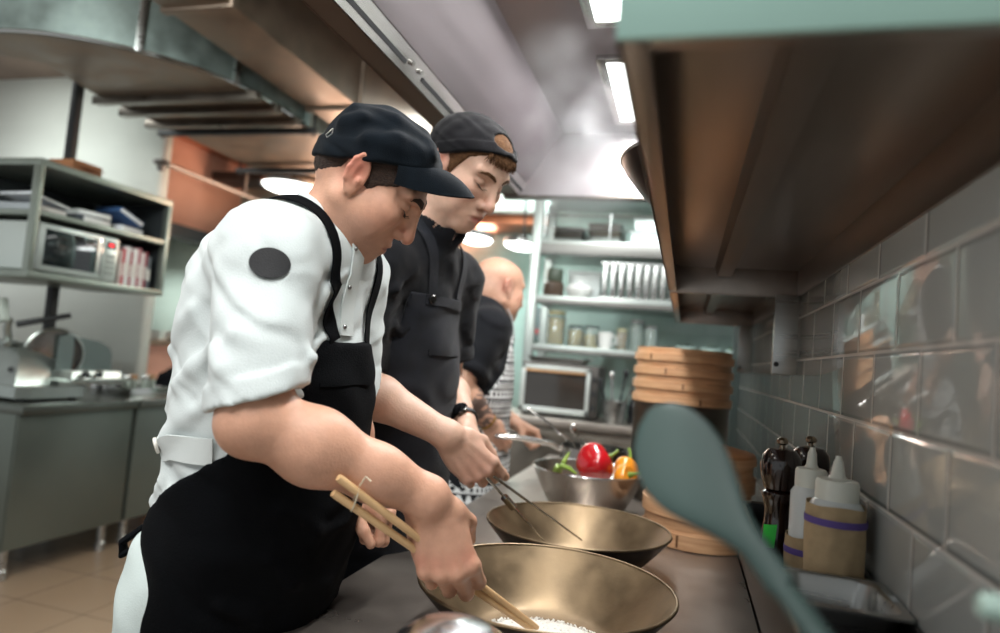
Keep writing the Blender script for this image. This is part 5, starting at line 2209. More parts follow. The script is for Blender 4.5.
b.build('size_stamp', mat('pale_sticker', '#b9c2c6', rough=.5), gp)

# grey-green spatula standing in the trough, very near the camera
M_sil = mat('teal_silicone', '#394c49', rough=.55, spec=.35)
spt = thing('silicone_spatula', (.15, .30, 1.03), 'grey-green silicone spatula standing in the trough, large and out of focus', 'spatula')
P1, P2 = A3((-.004, .491, 1.301)), A3((.079, .402, 1.213))
dd = (P2 - P1) / np.linalg.norm(P2 - P1)
fc = A3((0, 0, 1.35)) - P1
fc -= dd * (fc @ dd)
fc /= np.linalg.norm(fc)
sd = np.cross(dd, fc)
b = MB()
rings = []
for i in range(30):
    u = i / 29
    s = -.032 + .150 * u
    if s < .020:
        w = .0305 * math.sqrt(max(0, 1 - ((.016 - s) / .0485) ** 2)) + .0006
    else:
        q = min(1, (s - .020) / .075)
        w = .0305 - (.0305 - .0085) * (q * q * (3 - 2 * q))
    th = .0028 + .0035 * min(1, max(0, s / .09))
    sk = .006 * math.sin(PI * min(1, max(0, (s + .03) / .12)))
    ring = []
    for k in range(20):
        a = 2 * PI * k / 20
        ring.append(P1 + dd * s + sd * (w * math.copysign(abs(math.cos(a)) ** .7, math.cos(a)) + sk) + fc * th * math.copysign(abs(math.sin(a)) ** .7, math.sin(a)))
    rings.append(ring)
b.loft(rings)
b.build('blade', M_sil, spt)
b = MB()
hs = P1 + dd * .112
he = P1 + dd * ((1.012 - P1[2]) / dd[2])
b.tube([tuple(hs), tuple(hs + dd * .01), tuple(hs + (he - hs) * .5), tuple(he - dd * .004), tuple(he)], [.0070, .0080, .0075, .0075, .005], 16, flat=(1, .75))
b.build('handle', M_sil, spt)
t = thing('wall_peg', (.20, .415, 1.24), 'pale green peg sticking out of the tiles at the lower right edge', 'peg')
b = MB()
b.tube([(.156, .417, 1.2405), (.159, .417, 1.2405), (.238, .417, 1.2405)], [.0055, .0072, .0072], 14)
b.build('rod', mat('pale_green_plastic', '#a9c4ba', rough=.4), t)
b = MB()
b.cyl((.238, .417, 1.2405), (.2495, .417, 1.2405), .015, n=24)
b.build('rosette', mat('pale_green_plastic', '#a9c4ba'), t)

# ============================================================ wall shelves over the counter
M_shelf = mat('shelf_steel', '#938981', rough=.30, metal=.9, var=.08, vscale=3, stretch=(8, 1, 8))
def wall_shelf(y0, y1, label, near):
    t = thing('wall_shelf', (.10, (y0 + y1) / 2, 1.55), label, 'shelf', 'steel wall shelves')
    xa, xb = -.055, .249
    b = MB()
    b.b2((xa, y0, 1.614), (xb, y1, 1.640), bev=.002)
    b.build('board', M_shelf, t)
    b = MB()
    b.b2((xa, y0, 1.550), (xa + .004, y1, 1.640), bev=.001)
    b.b2((xa, y0, 1.550), (xa + .020, y1, 1.554), bev=.001)
    b.b2((xa, y0 + .003, 1.551), (xb, y0 + .018, 1.555), bev=.001)
    b.build('front_lip', M_shelf, t)
    b = MB()
    b.b2((xb - .004, y0, 1.550), (xb, y1, 1.620), bev=.001)
    b.build('back_lip', M_shelf, t)
    b = MB()
    b.b2((xa, y0 - .002, 1.550), (xb, y0 + .004, 1.660), bev=.001)
    b.build('end_cap', mat('end_cap_teal_reflection', '#97b8ae', rough=.3, metal=.2) if near else M_shelf, t)  # near cap: teal reflection on the steel put into its colour
    b = MB()
    b.b2((xa, y1 - .004, 1.550), (xb, y1, 1.640), bev=.001)
    b.build('end_cap', M_shelf, t)
    b = MB()
    b.prism([(.052, y0, 1.614), (.060, y0, 1.590), (.092, y0, 1.590), (.100, y0, 1.614)], (0, .02, 0), (0, y1 - y0 - .02, 0))
    b.build('stiffening_rib', M_shelf, t)
    b = MB()
    b.b2((.196, y1 - .022, 1.362), (.2495, y1 - .004, 1.552), bev=.002)
    br = b.build('bracket', M_steel, t)
    b = MB()
    b.cyl((.205, y1 - .026, 1.385), (.205, y1 - .021, 1.385), .006, n=12)
    b.build('bolt', M_iron, br)
    return t
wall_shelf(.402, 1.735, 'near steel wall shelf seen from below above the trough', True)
wall_shelf(1.765, 2.86, 'far steel wall shelf beyond the first bracket', False)
wk = thing('wok', (.055, 1.33, 1.641), 'dark wok stored on the near wall shelf, its edge sticking out', 'pan', 'stored woks')
b = MB()
b.lathe([(0, 0), (.07, 0), (.10, .010), (.15, .045), (.19, .095), (.20, .115), (.194, .115), (.186, .095), (.145, .049), (.095, .014), (0, .006)], (.048, 1.33, 1.641), 64)
b.build('shell', mat('dark_brown_iron', '#2c1d18', rough=.4, metal=.6), wk)
b = MB()
b.tube([(.048 + .199 * math.cos(a), 1.33 + .199 * math.sin(a), 1.756) for a in np.linspace(0, 2 * PI, 64, endpoint=False)], .003, 8, closed=True)
b.build('rim', M_steel, wk)
# ============================================================ left run: counter units, slicer, rack with microwave
M_unit = mat('satin_steel_front', '#6b716a', rough=.38, metal=.75, var=.10, vscale=2, rvar=.06)
M_unit_top = mat('steel_worktop', '#6d716b', rough=.32, metal=.85, var=.12, vscale=5)


def unit(y0, y1, label, x0=-3.95, x1=-3.22, door=True):
    t = thing('counter_unit', ((x0 + x1) / 2, (y0 + y1) / 2, 0), label, 'cabinet', 'steel counter units on the left')
    b = MB()
    b.b2((x0, y0, .16), (x1 - .012, y1, .85), bev=.004)
    b.build('body', M_unit, t)
    b = MB()
    b.b2((x1 - .012, y0 + .006, .165), (x1, y1 - .006, .846), bev=.004)
    b.build('door', M_unit, t)
    b = MB()
    b.b2((x0 - .02, y0 - .003, .85), (x1 + .03, y1 + .003, .895), bev=.004)
    b.build('worktop', M_unit_top, t)
    for x in (x0 + .08, x1 - .07):
        for y in (y0 + .07, y1 - .07):
            b = MB()
            b.tube([(x, y, .16), (x, y, .05), (x, y, .045), (x, y, 0)], [.022, .022, .026, .028], 16)
            b.build('leg', M_steel, t)
    return t


unit(2.62, 3.36, 'steel counter unit under the meat slicer, front one of the run')
unit(3.38, 4.25, 'steel counter unit further back beside the first cook\'s elbow')
# low end panel unit in front of the run
t = thing('counter_unit', (-4.35, 2.85, 0), 'steel counter unit at the left edge behind the front corner', 'cabinet', 'steel counter units on the left')
b = MB()
b.b2((-4.85, 2.62, .16), (-3.99, 3.3, .85), bev=.004)
b.build('body', M_unit, t)
b = MB()
b.b2((-4.85, 2.60, .85), (-3.975, 3.3, .895), bev=.004)
b.build('worktop', M_unit_top, t)
for x in (-4.75, -4.08):
    for y in (2.70, 3.22):
        b = MB()
        b.tube([(x, y, .16), (x, y, .05), (x, y, .045), (x, y, 0)], [.022, .022, .026, .028], 16)
        b.build('leg', M_steel, t)

# meat slicer
sl = thing('meat_slicer', (-3.58, 2.98, .896), 'grey cast-metal meat slicer on the steel counter under the rack', 'slicer')
M_cast = mat('cast_aluminium', '#a3a9a4', rough=.30, metal=.85, var=.1, vscale=8)
b = MB()
b.prism([(-3.86, 2.72, 0), (-3.36, 2.70, 0), (-3.32, 2.76, 0), (-3.32, 3.08, 0), (-3.40, 3.16, 0), (-3.86, 3.18, 0)], (0, 0, .915), (0, 0, .975))
b.prism([(-3.82, 2.74, .975), (-3.42, 2.74, .975), (-3.48, 2.80, 1.11), (-3.60, 2.86, 1.20), (-3.74, 2.86, 1.20), (-3.80, 2.80, 1.11)], (0, 0, 0), (0, .26, 0))
b.build('base', M_cast, sl, sharp=30)
for x, y in ((-3.82, 2.76), (-3.38, 2.75), (-3.38, 3.06), (-3.82, 3.12)):
    b = MB()
    b.cyl((x, y, .8955), (x, y, .918), .022, .018, 14)
    b.build('rubber_foot', M_iron, sl)
b = MB()      # blade and its guard ring
cb_ = (-3.50, 3.02, 1.145)
b.lathe([(0, .0), (.055, -.004), (.10, .002), (.138, .010), (.138, .013), (.10, .008), (0, .008)], cb_, 56, (.86, -.50, .0))
b.build('blade', M_steel_bright, sl)
b = MB()
x, y, d = frame_from((.86, -.50, 0))
b.tube([Vector(cb_) + (x * math.cos(a) + y * math.sin(a)) * .146 - d * .004 for a in np.linspace(-.6, 3.9, 40)], .008, 8)
b.build('guard_ring', M_cast, sl)
b = MB()      # receiving/stop plate, the large rounded sheet at the back
pl = [(0, 0), (.40, 0), (.415, .02), (.41, .12), (.38, .17), (.30, .20), (.06, .235), (0, .22)]
b.prism([(-3.44 - .10 * u, 2.99 + u, 1.03 + v) for u, v in pl], (-.004, 0, 0), (.004, 0, 0))
b.build('stop_plate', mat('dull_cast', '#6d7876', rough=.45, metal=.6), sl)
b = MB()      # product carriage with its knobs
b.b2((-3.46, 2.96, 1.00), (-3.28, 3.34, 1.022), bev=.005)
b.prism([(-3.46, 2.97, 1.02), (-3.30, 2.97, 1.02), (-3.32, 2.99, 1.06), (-3.45, 2.99, 1.06)], (0, 0, 0), (0, .34, 0))
b.build('carriage', M_cast, sl)
for y in (3.05, 3.14):
    b = MB()
    b.cyl((-3.30, y, 1.045), (-3.272, y, 1.045), .017, n=18)
    b.build('control_knob', M_iron, sl)
b = MB()      # arm with the press and grip
b.tube([(-3.62, 2.84, 1.18), (-3.60, 2.80, 1.28), (-3.585, 2.80, 1.33)], [.022, .02, .018], 14)
b.build('press_arm', M_cast, sl)
b = MB()
b.box((-3.62, 2.77, 1.37), (.075, .045, .13), bev=.012, R=Matrix.Rotation(math.radians(-14), 3, 'Y'))
b.build('press_plate', mat('pale_grip', '#aeb6ad', rough=.4), sl)
b = MB()
b.tube([(-3.56, 2.82, 1.30), (-3.48, 2.90, 1.335), (-3.38, 2.99, 1.375)], [.018, .017, .015], 12)
b.build('grip', M_iron, sl)
b = MB()
b.lathe([(.055, 0), (.055, .012), (.046, .018), (0, .02)], (-3.61, 2.82, 1.195), 28)
b.build('press_disc', M_cast, sl)
b = MB()
b.cyl((-3.462, 2.745, 1.06), (-3.45, 2.733, 1.06), .014, n=16)
b.build('thickness_knob', M_iron, sl)
# power cord along to the wall
t = thing('power_cord', (-3.9, 2.9, 1.2), 'thin pale cord running from the slicer to the left edge', 'cord')
b = MB()
b.tube([(-3.66, 2.77, 1.33), (-3.74, 2.72, 1.31), (-3.86, 2.70, 1.28), (-4.0, 2.70, 1.255), (-4.15, 2.72, 1.25), (-4.22, 2.80, 1.20), (-4.25, 2.86, 1.05), (-4.26, 2.9, .905)], .006, 8)
b.build('cable', mat('pale_cord', '#b9bdb4', rough=.6), t)

# things beside the slicer
t = thing('utensil_tray', (-3.50, 3.60, .896), 'low steel tray of small parts behind the slicer', 'tray')
b = MB()
b.b2((-3.66, 3.44, .8965), (-3.34, 3.80, .905), bev=.003)
for lo_, hi_ in (((-3.66, 3.44, .90), (-3.652, 3.80, .95)), ((-3.348, 3.44, .90), (-3.34, 3.80, .95)), ((-3.66, 3.44, .90), (-3.34, 3.448, .95)), ((-3.66, 3.792, .90), (-3.34, 3.80, .95))):
    b.b2(lo_, hi_, bev=.002)
b.build('tray_body', M_steel_bright, t)
gl = ['first', 'second', 'third', 'fourth']
for k in range(4):
    t = thing('shaker_jar', (-3.44 - .02 * (k % 2), 3.50 + .075 * k, .906), ['small shaker jar at the slicer end of the steel tray', 'small shaker jar second from the slicer in the steel tray', 'small shaker jar third from the slicer in the steel tray', 'small shaker jar at the far end of the steel tray'][k], 'jar', 'shaker jars in the tray')
    b = MB()
    b.lathe([(0, 0), (.026, 0), (.028, .004), (.028, .085), (.022, .095), (0, .095)], (-3.44 - .02 * (k % 2), 3.50 + .075 * k, .906), 24)
    b.build('jar_body', mat('smoky_glass', '#80887f', rough=.15), t)
    b = MB()
    b.lathe([(.0235, .094), (.0245, .096), (.0245, .115), (.020, .122), (0, .122)], (-3.44 - .02 * (k % 2), 3.50 + .075 * k, .906), 24)
    b.build('cap', [M_steel_bright, mat('cork_cap', '#9a7350', rough=.7)][k % 2], t)
t = thing('cloth_heap', (-3.5, 4.02, .896), 'black cloth heap on the far counter unit', 'cloth')
G = Fld()
G.ell((-3.5, 4.02, .95), (.14, .15, .12), None, .03)
G.ell((-3.44, 3.95, .93), (.10, .12, .07), None, .05)
G.ell((-3.48, 4.06, 1.03), (.09, .08, .08), None, .05)
G.cut(lambda P: .8965 - P[:, 2], .004)
G.bump = lambda P: ripple(P, 22, .008, 1.0)
link('cloth', G.mesh((-3.75, 3.78, .88), (-3.25, 4.24, 1.16), .010, 'cloth'), M_black_cloth, t)

# hanging rack
rk = thing('hanging_rack', (-3.48, 3.02, 1.545), 'steel hanging rack with two shelves holding the microwave and papers', 'shelf')
M_rack = mat('rack_steel', '#8e948b', rough=.34, metal=.8, var=.1, vscale=4)
M_rack_in = mat('rack_dark_back', '#35393b', rough=.5, metal=.4)
xa, xb, ya, yb, za, zb = -3.80, -3.20, 2.555, 3.46, 1.545, 2.155
for name, lo_, hi_ in (('bottom_shelf', (xa, ya, za), (xb, yb, za + .035)), ('middle_shelf', (xa, ya + .02, 1.868), (xb - .004, yb - .02, 1.895)), ('top_board', (xa, ya, zb - .035), (xb, yb, zb))):
    b = MB()
    b.b2(lo_, hi_, bev=.003)
    b.build(name, M_rack, rk)
for x, y in ((xa, ya), (xb - .04, ya), (xa, yb - .03), (xb - .04, yb - .03)):
    b = MB()
    b.b2((x, y, za + .03), (x + .04, y + .03, zb - .03), bev=.003)
    b.build('post', M_rack, rk)
b = MB()
b.b2((xa - .006, ya + .03, za + .03), (xa + .004, yb - .03, zb - .03), bev=0)
b.build('back_panel', M_rack_in, rk)
b = MB()
b.b2((xa + .04, yb - .012, za + .035), (xb - .04, yb - .004, zb - .035), bev=0)
b.build('side_panel', M_rack_in, rk)
# second bay reaching away to the left
r2 = thing('hanging_rack', (-4.15, 2.95, 1.545), 'left bay of the steel rack holding a pale appliance', 'shelf')
xa2, xb2 = -4.55, -3.815
for name, lo_, hi_ in (('bottom_shelf', (xa2, ya + .01, za), (xb2, 3.2, za + .035)), ('middle_shelf', (xa2, ya + .03, 1.868), (xb2, 3.18, 1.895)), ('top_board', (xa2, ya + .01, zb - .035), (xb2, 3.2, zb))):
    b = MB()
    b.b2(lo_, hi_, bev=.003)
    b.build(name, M_rack, r2)
for y in (ya + .01, 3.165):
    b = MB()
    b.b2((xa2, y, za + .03), (xa2 + .04, y + .03, zb - .03), bev=.003)
    b.build('post', M_rack, r2)
    b = MB()
    b.b2((xb2 - .03, y, za + .03), (xb2, y + .03, zb - .03), bev=.003)
    b.build('post', M_rack, r2)
b = MB()
b.b2((xa2 + .03, 3.192, za + .03), (xb2 - .03, 3.199, zb - .03), bev=0)
b.build('back_panel', M_rack_in, r2)
po = thing('ceiling_post', (-3.86, 3.25, 0), 'black post from the counter up to the ceiling through the steel rack', 'post')
b = MB()
b.b2((-3.868, 3.23, .8965), (-3.818, 3.28, 3.38), bev=.004)
b.build('shaft', M_iron, po)
b = MB()
b.b2((-3.90, 3.19, 3.36), (-3.79, 3.32, 3.398), bev=.004)
b.build('top_plate', M_steel, po)

# microwave
mw = thing('microwave', (-3.42, 2.86, 1.581), 'silver microwave oven with a black glass door on the rack', 'microwave')
M_mw = mat('silver_plastic', '#b9bfba', rough=.32, metal=.6)
b = MB()
b.b2((-3.68, 2.62, 1.590), (-3.245, 3.12, 1.842), bev=.006)
b.build('case', M_mw, mw)
b = MB()
b.b2((-3.245, 2.622, 1.594), (-3.232, 3.012, 1.838), bev=.004)
dr = b.build('door', M_mw, mw)
b = MB()
b.b2((-3.2325, 2.655, 1.622), (-3.2295, 2.975, 1.812), bev=.001)
b.build('door_glass', mat('black_glass', '#0e1416', rough=.08, coat=.6), dr)
b = MB()
b.tube([(-3.226, 2.99, 1.62), (-3.218, 2.992, 1.64), (-3.218, 2.992, 1.80), (-3.226, 2.99, 1.82)], .005, 10)
b.build('door_handle', M_steel_bright, dr)
b = MB()
b.b2((-3.245, 3.014, 1.594), (-3.232, 3.118, 1.838), bev=.003)
cp = b.build('control_panel', M_mw, mw)
b = MB()
b.b2((-3.2325, 3.035, 1.775), (-3.230, 3.10, 1.818), bev=0)
b.build('display', mat('black_glass', '#0e1416'), cp)
b = MB()
b.b2((-3.2300, 3.052, 1.790), (-3.2292, 3.082, 1.804), bev=0)
b.build('digits', mat('red_digits', '#ff2a30', emit=1.6), cp)
for i in range(4):
    for j in range(3):
        b = MB()
        b.b2((-3.2325, 3.036 + j * .022, 1.625 + i * .032), (-3.2295, 3.054 + j * .022, 1.646 + i * .032), bev=.001)
        b.build('key', mat('key_grey', '#8f9691', rough=.5), cp)
for x in (-3.64, -3.29):
    for y in (2.66, 3.08):
        b = MB()
        b.cyl((x, y, 1.5805), (x, y, 1.592), .013, n=12)
        b.build('foot', M_iron, mw)
# upright folders
cols = [('#c7b7b2', 'pale'), ('#b94b52', 'red'), ('#d9d6d4', 'white'), ('#9c3340', 'dark red'), ('#e0dedb', 'broad white'), ('#a8626a', 'dusty pink'), ('#d3c9c6', 'cream'), ('#8f2f3a', 'maroon'), ('#5a5f63', 'grey')]
y = 3.145
for k, (c, nm) in enumerate(cols):
    w = [.022, .02, .034, .018, .036, .022, .03, .02, .03][k]
    h = [.205, .22, .235, .21, .23, .24, .215, .225, .20][k]
    t = thing('folder', (-3.36, y + w / 2, 1.581), nm + ' folder standing upright to the right of the microwave', 'folder', 'folders beside the microwave')
    b = MB()
    b.b2((-3.50, y, 1.5805), (-3.245, y + w, 1.5805 + h), bev=.003)
    b.build('cover', mat('folder_' + nm, c, rough=.6), t)
    b = MB()
    b.b2((-3.2455, y + .004, 1.5805 + h * .25), (-3.2440, y + w - .004, 1.5805 + h * .6), bev=0)
    b.build('spine_label', mat('spine_paper', '#d8d4cc', rough=.7), t)
    y += w + .0012
# papers and binders lying on the middle shelf
pap = [((-3.40, 2.70), (.24, .20), '#8b8f93', 'grey', 8), ((-3.42, 2.73), (.26, .22), '#c9ccd0', 'white', -6), ((-3.38, 2.98), (.22, .20), '#3a3f45', 'black', 4), ((-3.40, 3.00), (.24, .19), '#bfc2bf', 'pale', -8), ((-3.37, 3.22), (.22, .18), '#d5d5d2', 'white', 6), ((-3.38, 3.24), (.23, .17), '#41618f', 'blue', -10)]
zs = [1.896, 1.936, 1.896, 1.941, 1.896, 1.936]
hs = [.038, .014, .043, .03, .038, .03]
pl_ = ['grey binder lying under a white sheaf on the rack', 'white sheaf of papers on the grey binder', 'black binder lying in the middle of the rack shelf', 'pale binder on top of the black one', 'white binder lying at the far end of the rack shelf', 'blue folder leaning on the white binder']
for k in range(6):
    (px_, py_), (sx_, sy_), c, nm, rot = pap[k]
    t = thing('binder', (px_, py_, zs[k]), pl_[k], 'binder', 'papers on the rack shelf')
    b = MB()
    R = Matrix.Rotation(math.radians(rot), 3, 'Z')
    if k in (1, 5):
        R = R @ Matrix.Rotation(math.radians(-11 if k == 1 else -24), 3, 'X')
    c0 = (px_, py_, zs[k] + hs[k] / 2 + (.025 if k == 1 else (.045 if k == 5 else 0)))
    b.box(c0, (sx_, sy_, hs[k]), bev=.003, R=R)
    b.build('cover', mat('binder_' + nm, c, rough=.5), t)
    b = MB()
    b.box(Vector(c0) + R @ Vector((.004, 0, 0)), (sx_ - .002, sy_ - .012, hs[k] * .7), bev=.001, R=R)
    b.build('sheets', mat('paper', '#d9dad8', rough=.8), t)
t = thing('cardboard_box', (-3.36, 2.87, 2.156), 'small brown open box on top of the rack', 'box')
b = MB()
b.b2((-3.45, 2.80, 2.1555), (-3.27, 2.98, 2.163), bev=.002)
for lo_, hi_ in (((-3.45, 2.80, 2.16), (-3.443, 2.98, 2.225)), ((-3.277, 2.80, 2.16), (-3.27, 2.98, 2.225)), ((-3.45, 2.80, 2.16), (-3.27, 2.807, 2.225)), ((-3.45, 2.973, 2.16), (-3.27, 2.98, 2.225))):
    b.b2(lo_, hi_, bev=.001)
b.build('carton', mat('brown_card', '#8a5a3a', rough=.8), t)
b = MB()
b.prism([(-3.27, 2.80, 2.204), (-3.27, 2.98, 2.204), (-3.235, 2.97, 2.190), (-3.235, 2.81, 2.190)], (0, 0, 0), (0, 0, .003))
b.build('flap', mat('brown_card', '#8a5a3a'), t)
# pale appliance with vents and a white box in the left bay
t = thing('countertop_appliance', (-4.1, 2.80, 1.581), 'pale metal appliance with three vent slots in the left rack bay', 'appliance')
b = MB()
b.prism([(-4.50, 2.60, 1.59), (-3.86, 2.60, 1.59), (-3.86, 2.60, 1.76), (-3.90, 2.60, 1.83), (-4.46, 2.60, 1.83), (-4.50, 2.60, 1.76)], (0, 0, 0), (0, .42, 0))
b.build('case', mat('pale_mint_metal', '#a9b8ae', rough=.35, metal=.4), t, sharp=25)
for k in range(3):
    b = MB()
    b.b2((-3.965 + k * .026, 2.5985, 1.63), (-3.949 + k * .026, 2.603, 1.70), bev=.001)
    b.build('vent_slot', M_dark, t)
for x in (-4.45, -3.92):
    for y in (2.64, 2.98):
        b = MB()
        b.cyl((x, y, 1.5805), (x, y, 1.592), .013, n=12)
        b.build('foot', M_iron, t)
t = thing('label_box', (-3.93, 2.66, 1.896), 'small white box on the upper shelf of the left rack bay', 'box')
b = MB()
b.b2((-3.99, 2.61, 1.8955), (-3.86, 2.72, 1.945), bev=.003)
b.build('carton', mat('white_card', '#cfd4d6', rough=.6), t)
b = MB()
b.b2((-3.988, 2.6085, 1.90), (-3.862, 2.6105, 1.916), bev=0)
b.build('blue_stripe', mat('blue_print', '#6f8fae', rough=.6), t)
t = thing('label_box', (-4.14, 2.68, 1.896), 'dark low box at the left end of the upper rack shelf', 'box')
b = MB()
b.b2((-4.24, 2.61, 1.8955), (-4.02, 2.74, 1.935), bev=.003)
b.build('carton', M_rack_in, t)
b = MB()
b.b2((-4.22, 2.6085, 1.903), (-4.10, 2.6105, 1.925), bev=0)
b.build('paper_label', mat('white_card', '#cfd4d6'), t)

# plant, plates and lamp at the opening beyond the partition
t = thing('potted_plant', (-4.60, 4.62, 1.236), 'leafy green potted plant on the sill behind the first cook', 'plant')
b = MB()
b.lathe([(0, 0), (.06, 0), (.075, .09), (.08, .095), (.07, .095), (.065, .08), (0, .08)], (-4.60, 4.62, 1.236), 28)
b.build('pot', mat('brown_pot', '#5a4033', rough=.6), t)
rng = random.Random(4)
b = MB()
for i in range(90):
    a, rr = rng.uniform(0, 2 * PI), rng.uniform(.02, .15)
    p = Vector((-4.60 + rr * math.cos(a) * .8, 4.62 + rr * math.sin(a) * .8, 1.33 + rng.uniform(0, .16) * (1 - rr / .2)))
    d = Vector((math.cos(a), math.sin(a), rng.uniform(-.4, .6))).normalized()
    s_ = d.cross(Vector((0, 0, 1))).normalized()
    L_ = rng.uniform(.05, .09)
    u_ = d.cross(s_)
    b.sheet([[p - s_ * .004, p + d * L_ * .5 - s_ * .02, p + d * L_], [p + u_ * .004, p + d * L_ * .5 + u_ * .006, p + d * L_], [p + s_ * .004, p + d * L_ * .5 + s_ * .02, p + d * L_ + s_ * .001]], .001)
    b.tube([(-4.60, 4.62, 1.31), tuple(p)], .002, 5)
b.build('leaves', mat('leaf_green', '#4d8a2c', rough=.4, var=.3, vscale=20), t, sharp=0)
for k in range(3):
    for q in range(4):
        t = thing('plate', (-4.63, 4.92 + .26 * k, 1.2362 + q * .0205), ['white plate in the sill stack nearest the plant', 'white plate in the middle stack on the sill', 'white plate in the sill stack furthest from the plant'][k], 'plate', ['plates stacked nearest the plant', 'plates in the middle sill stack', 'plates in the far sill stack'][k])
        b = MB()
        z = 1.2362 + q * .0205
        b.lathe([(0, 0), (.05, 0), (.06, .004), (.095, .018), (.097, .020), (.058, .009), (0, .006)], (-4.63, 4.92 + .26 * k, z), 36)
        b.build('china', mat('white_china', '#e3e2de', rough=.2), t)
oval_lamp(-5.35, 5.2, 2.02, .30, .16, 'bright lamp seen through the long opening under the salmon wall')
area('next_room_lamp', (-5.4, 5.2, 2.0), (-5.4, 5.2, 0), .8, .8, 22, (1, .95, .9))
for k in range(3):
    t = thing('wall_cupboard', (-6.02, 4.72 + .42 * k, 1.3), ['pale cupboard in the next room nearest the partition', 'brown cupboard in the middle of the next room', 'pale cupboard in the next room furthest away'][k], 'cupboard', 'cupboards in the next room')
    b = MB()
    b.b2((-6.199, 4.52 + .42 * k, 1.30), (-5.86, 4.92 + .42 * k, 1.95), bev=.005)
    b.build('carcass', mat('cup_%d' % (k % 2), ['#b9b1aa', '#5b4438'][k % 2], rough=.5), t)
    b = MB()
    b.b2((-5.86, 4.53 + .42 * k, 1.31), (-5.842, 4.91 + .42 * k, 1.94), bev=.004)
    dr = b.build('door', mat('cupd_%d' % (k % 2), ['#cfc7c0', '#6d5244'][k % 2], rough=.4), t)
    b = MB()
    b.cyl((-5.842, 4.60 + .42 * k, 1.6), (-5.82, 4.60 + .42 * k, 1.6), .012, n=12)
    b.build('knob', M_steel, dr)
# ============================================================ back rack and prep counter
rk3 = thing('back_rack', (-.25, 4.4, 0), 'tall steel rack across the back with jars and pans on its shelves', 'rack')
M_r3 = mat('rack_steel_back', '#979d99', rough=.34, metal=.7, var=.1, vscale=4)
for x in (-.985, .86):
    for y in (4.17, 4.60):
        b = MB()
        b.b2((x - .03, y, 0), (x + .03, y + .05, 2.46), bev=.004)
        b.build('post', M_r3, rk3)
M_shelf_edge = mat('shelf_edge_steel', '#6f6d6a', rough=.4, metal=.7)
for z, th, nm in ((2.075, .095, 'upper_shelf'), (1.735, .055, 'middle_shelf'), (1.425, .045, 'lower_shelf'), (2.44, .05, 'top_board')):
    b = MB()
    b.b2((-.955, 4.175, z - th / 2), (.83, 4.645, z + th / 2), bev=.004)
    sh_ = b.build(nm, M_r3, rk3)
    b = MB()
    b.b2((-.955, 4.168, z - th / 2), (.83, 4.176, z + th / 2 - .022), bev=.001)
    b.build('edge_strip', M_shelf_edge, sh_)  # darker strip along the front edge of the shelf
t3 = 1.4485
# prep counter below it
pc = thing('prep_counter', (-.4, 4.0, 0), 'dark steel prep counter under the back rack', 'counter')
b = MB()
b.b2((-1.30, 3.62, .985), (.80, 4.15, 1.03), bev=.005)
b.build('worktop', M_top, pc)
b = MB()
b.b2((-1.26, 3.66, .12), (.78, 4.14, .985), bev=.004)
b.build('body', M_steel_dark, pc)
for k in range(3):
    b = MB()
    b.b2((-1.24 + k * .67, 3.645, .16), (-.61 + k * .67, 3.662, .95), bev=.004)
    dr = b.build('door', M_steel_dark, pc)
    b = MB()
    b.tube([(-.68 + k * .67, 3.642, .80), (-.68 + k * .67, 3.615, .80), (-.68 + k * .67, 3.615, .62), (-.68 + k * .67, 3.642, .62)], .006, 8)
    b.build('handle', M_steel_bright, dr)
for x in (-1.2, -.25, .7):
    for y in (3.70, 4.10):
        b = MB()
        b.cyl((x, y, 0), (x, y, .122), .025, n=12)
        b.build('leg', M_steel_dark, pc)
# countertop oven
ov = thing('countertop_oven', (-.71, 3.92, 1.03), 'countertop oven with a pale door frame under the back rack', 'oven')
M_ov = mat('oven_case', '#55524f', rough=.4, metal=.6)
b = MB()
b.b2((-.915, 3.79, 1.045), (-.47, 4.12, 1.335), bev=.008)
b.build('case', M_ov, ov)
b = MB()
fx0, fx1, fz0, fz1 = -.915, -.515, 1.050, 1.315
for lo_, hi_ in (((fx0, 3.770, fz0), (fx0 + .026, 3.792, fz1)), ((fx1 - .022, 3.770, fz0), (fx1, 3.792, fz1)), ((fx0, 3.770, fz0), (fx1, 3.792, fz0 + .030)), ((fx0, 3.770, fz1 - .022), (fx1, 3.792, fz1))):
    b.b2(lo_, hi_, bev=.003)
dr = b.build('door', mat('pale_frame', '#ccd2ce', rough=.35, metal=.3), ov)
b = MB()
b.b2((fx0 + .024, 3.776, fz0 + .028), (fx1 - .02, 3.788, fz1 - .02), bev=0)
b.build('door_glass', mat('oven_glass', '#3b3632', rough=.12, coat=.5), dr)
b = MB()
b.tube([(fx0 + .03, 3.772, 1.285), (fx0 + .032, 3.752, 1.285), (fx1 - .03, 3.752, 1.285), (fx1 - .028, 3.772, 1.285)], .008, 10)
b.build('door_handle', mat('copper_bar', '#a9825e', rough=.35, metal=.8), dr)
for z in (1.10, 1.18, 1.26):
    b = MB()
    b.cyl((-.493, 3.79, z), (-.493, 3.775, z), .015, n=16)
    b.build('dial', M_iron, ov)
for x in (-.89, -.50):
    for y in (3.82, 4.09):
        b = MB()
        b.cyl((x, y, 1.0305), (x, y, 1.047), .014, n=12)
        b.build('foot', M_iron, ov)
t = thing('baking_tray', (-.71, 3.95, 1.335), 'shallow steel tray lying on top of the countertop oven', 'tray')
b = MB()
b.loft([rrect(-.73, 3.95, .15, .12, .02, 1.336), rrect(-.73, 3.95, .17, .14, .02, 1.368), rrect(-.73, 3.95, .165, .135, .02, 1.368), rrect(-.73, 3.95, .147, .117, .02, 1.339)], caps=False)
n_ = 36
b.f.append(tuple(range(n_)))
b.mi.append(0)
b.f.append(tuple(3 * n_ + k for k in range(n_)))
b.mi.append(0)
b.build('tray_body', M_steel_bright, t)
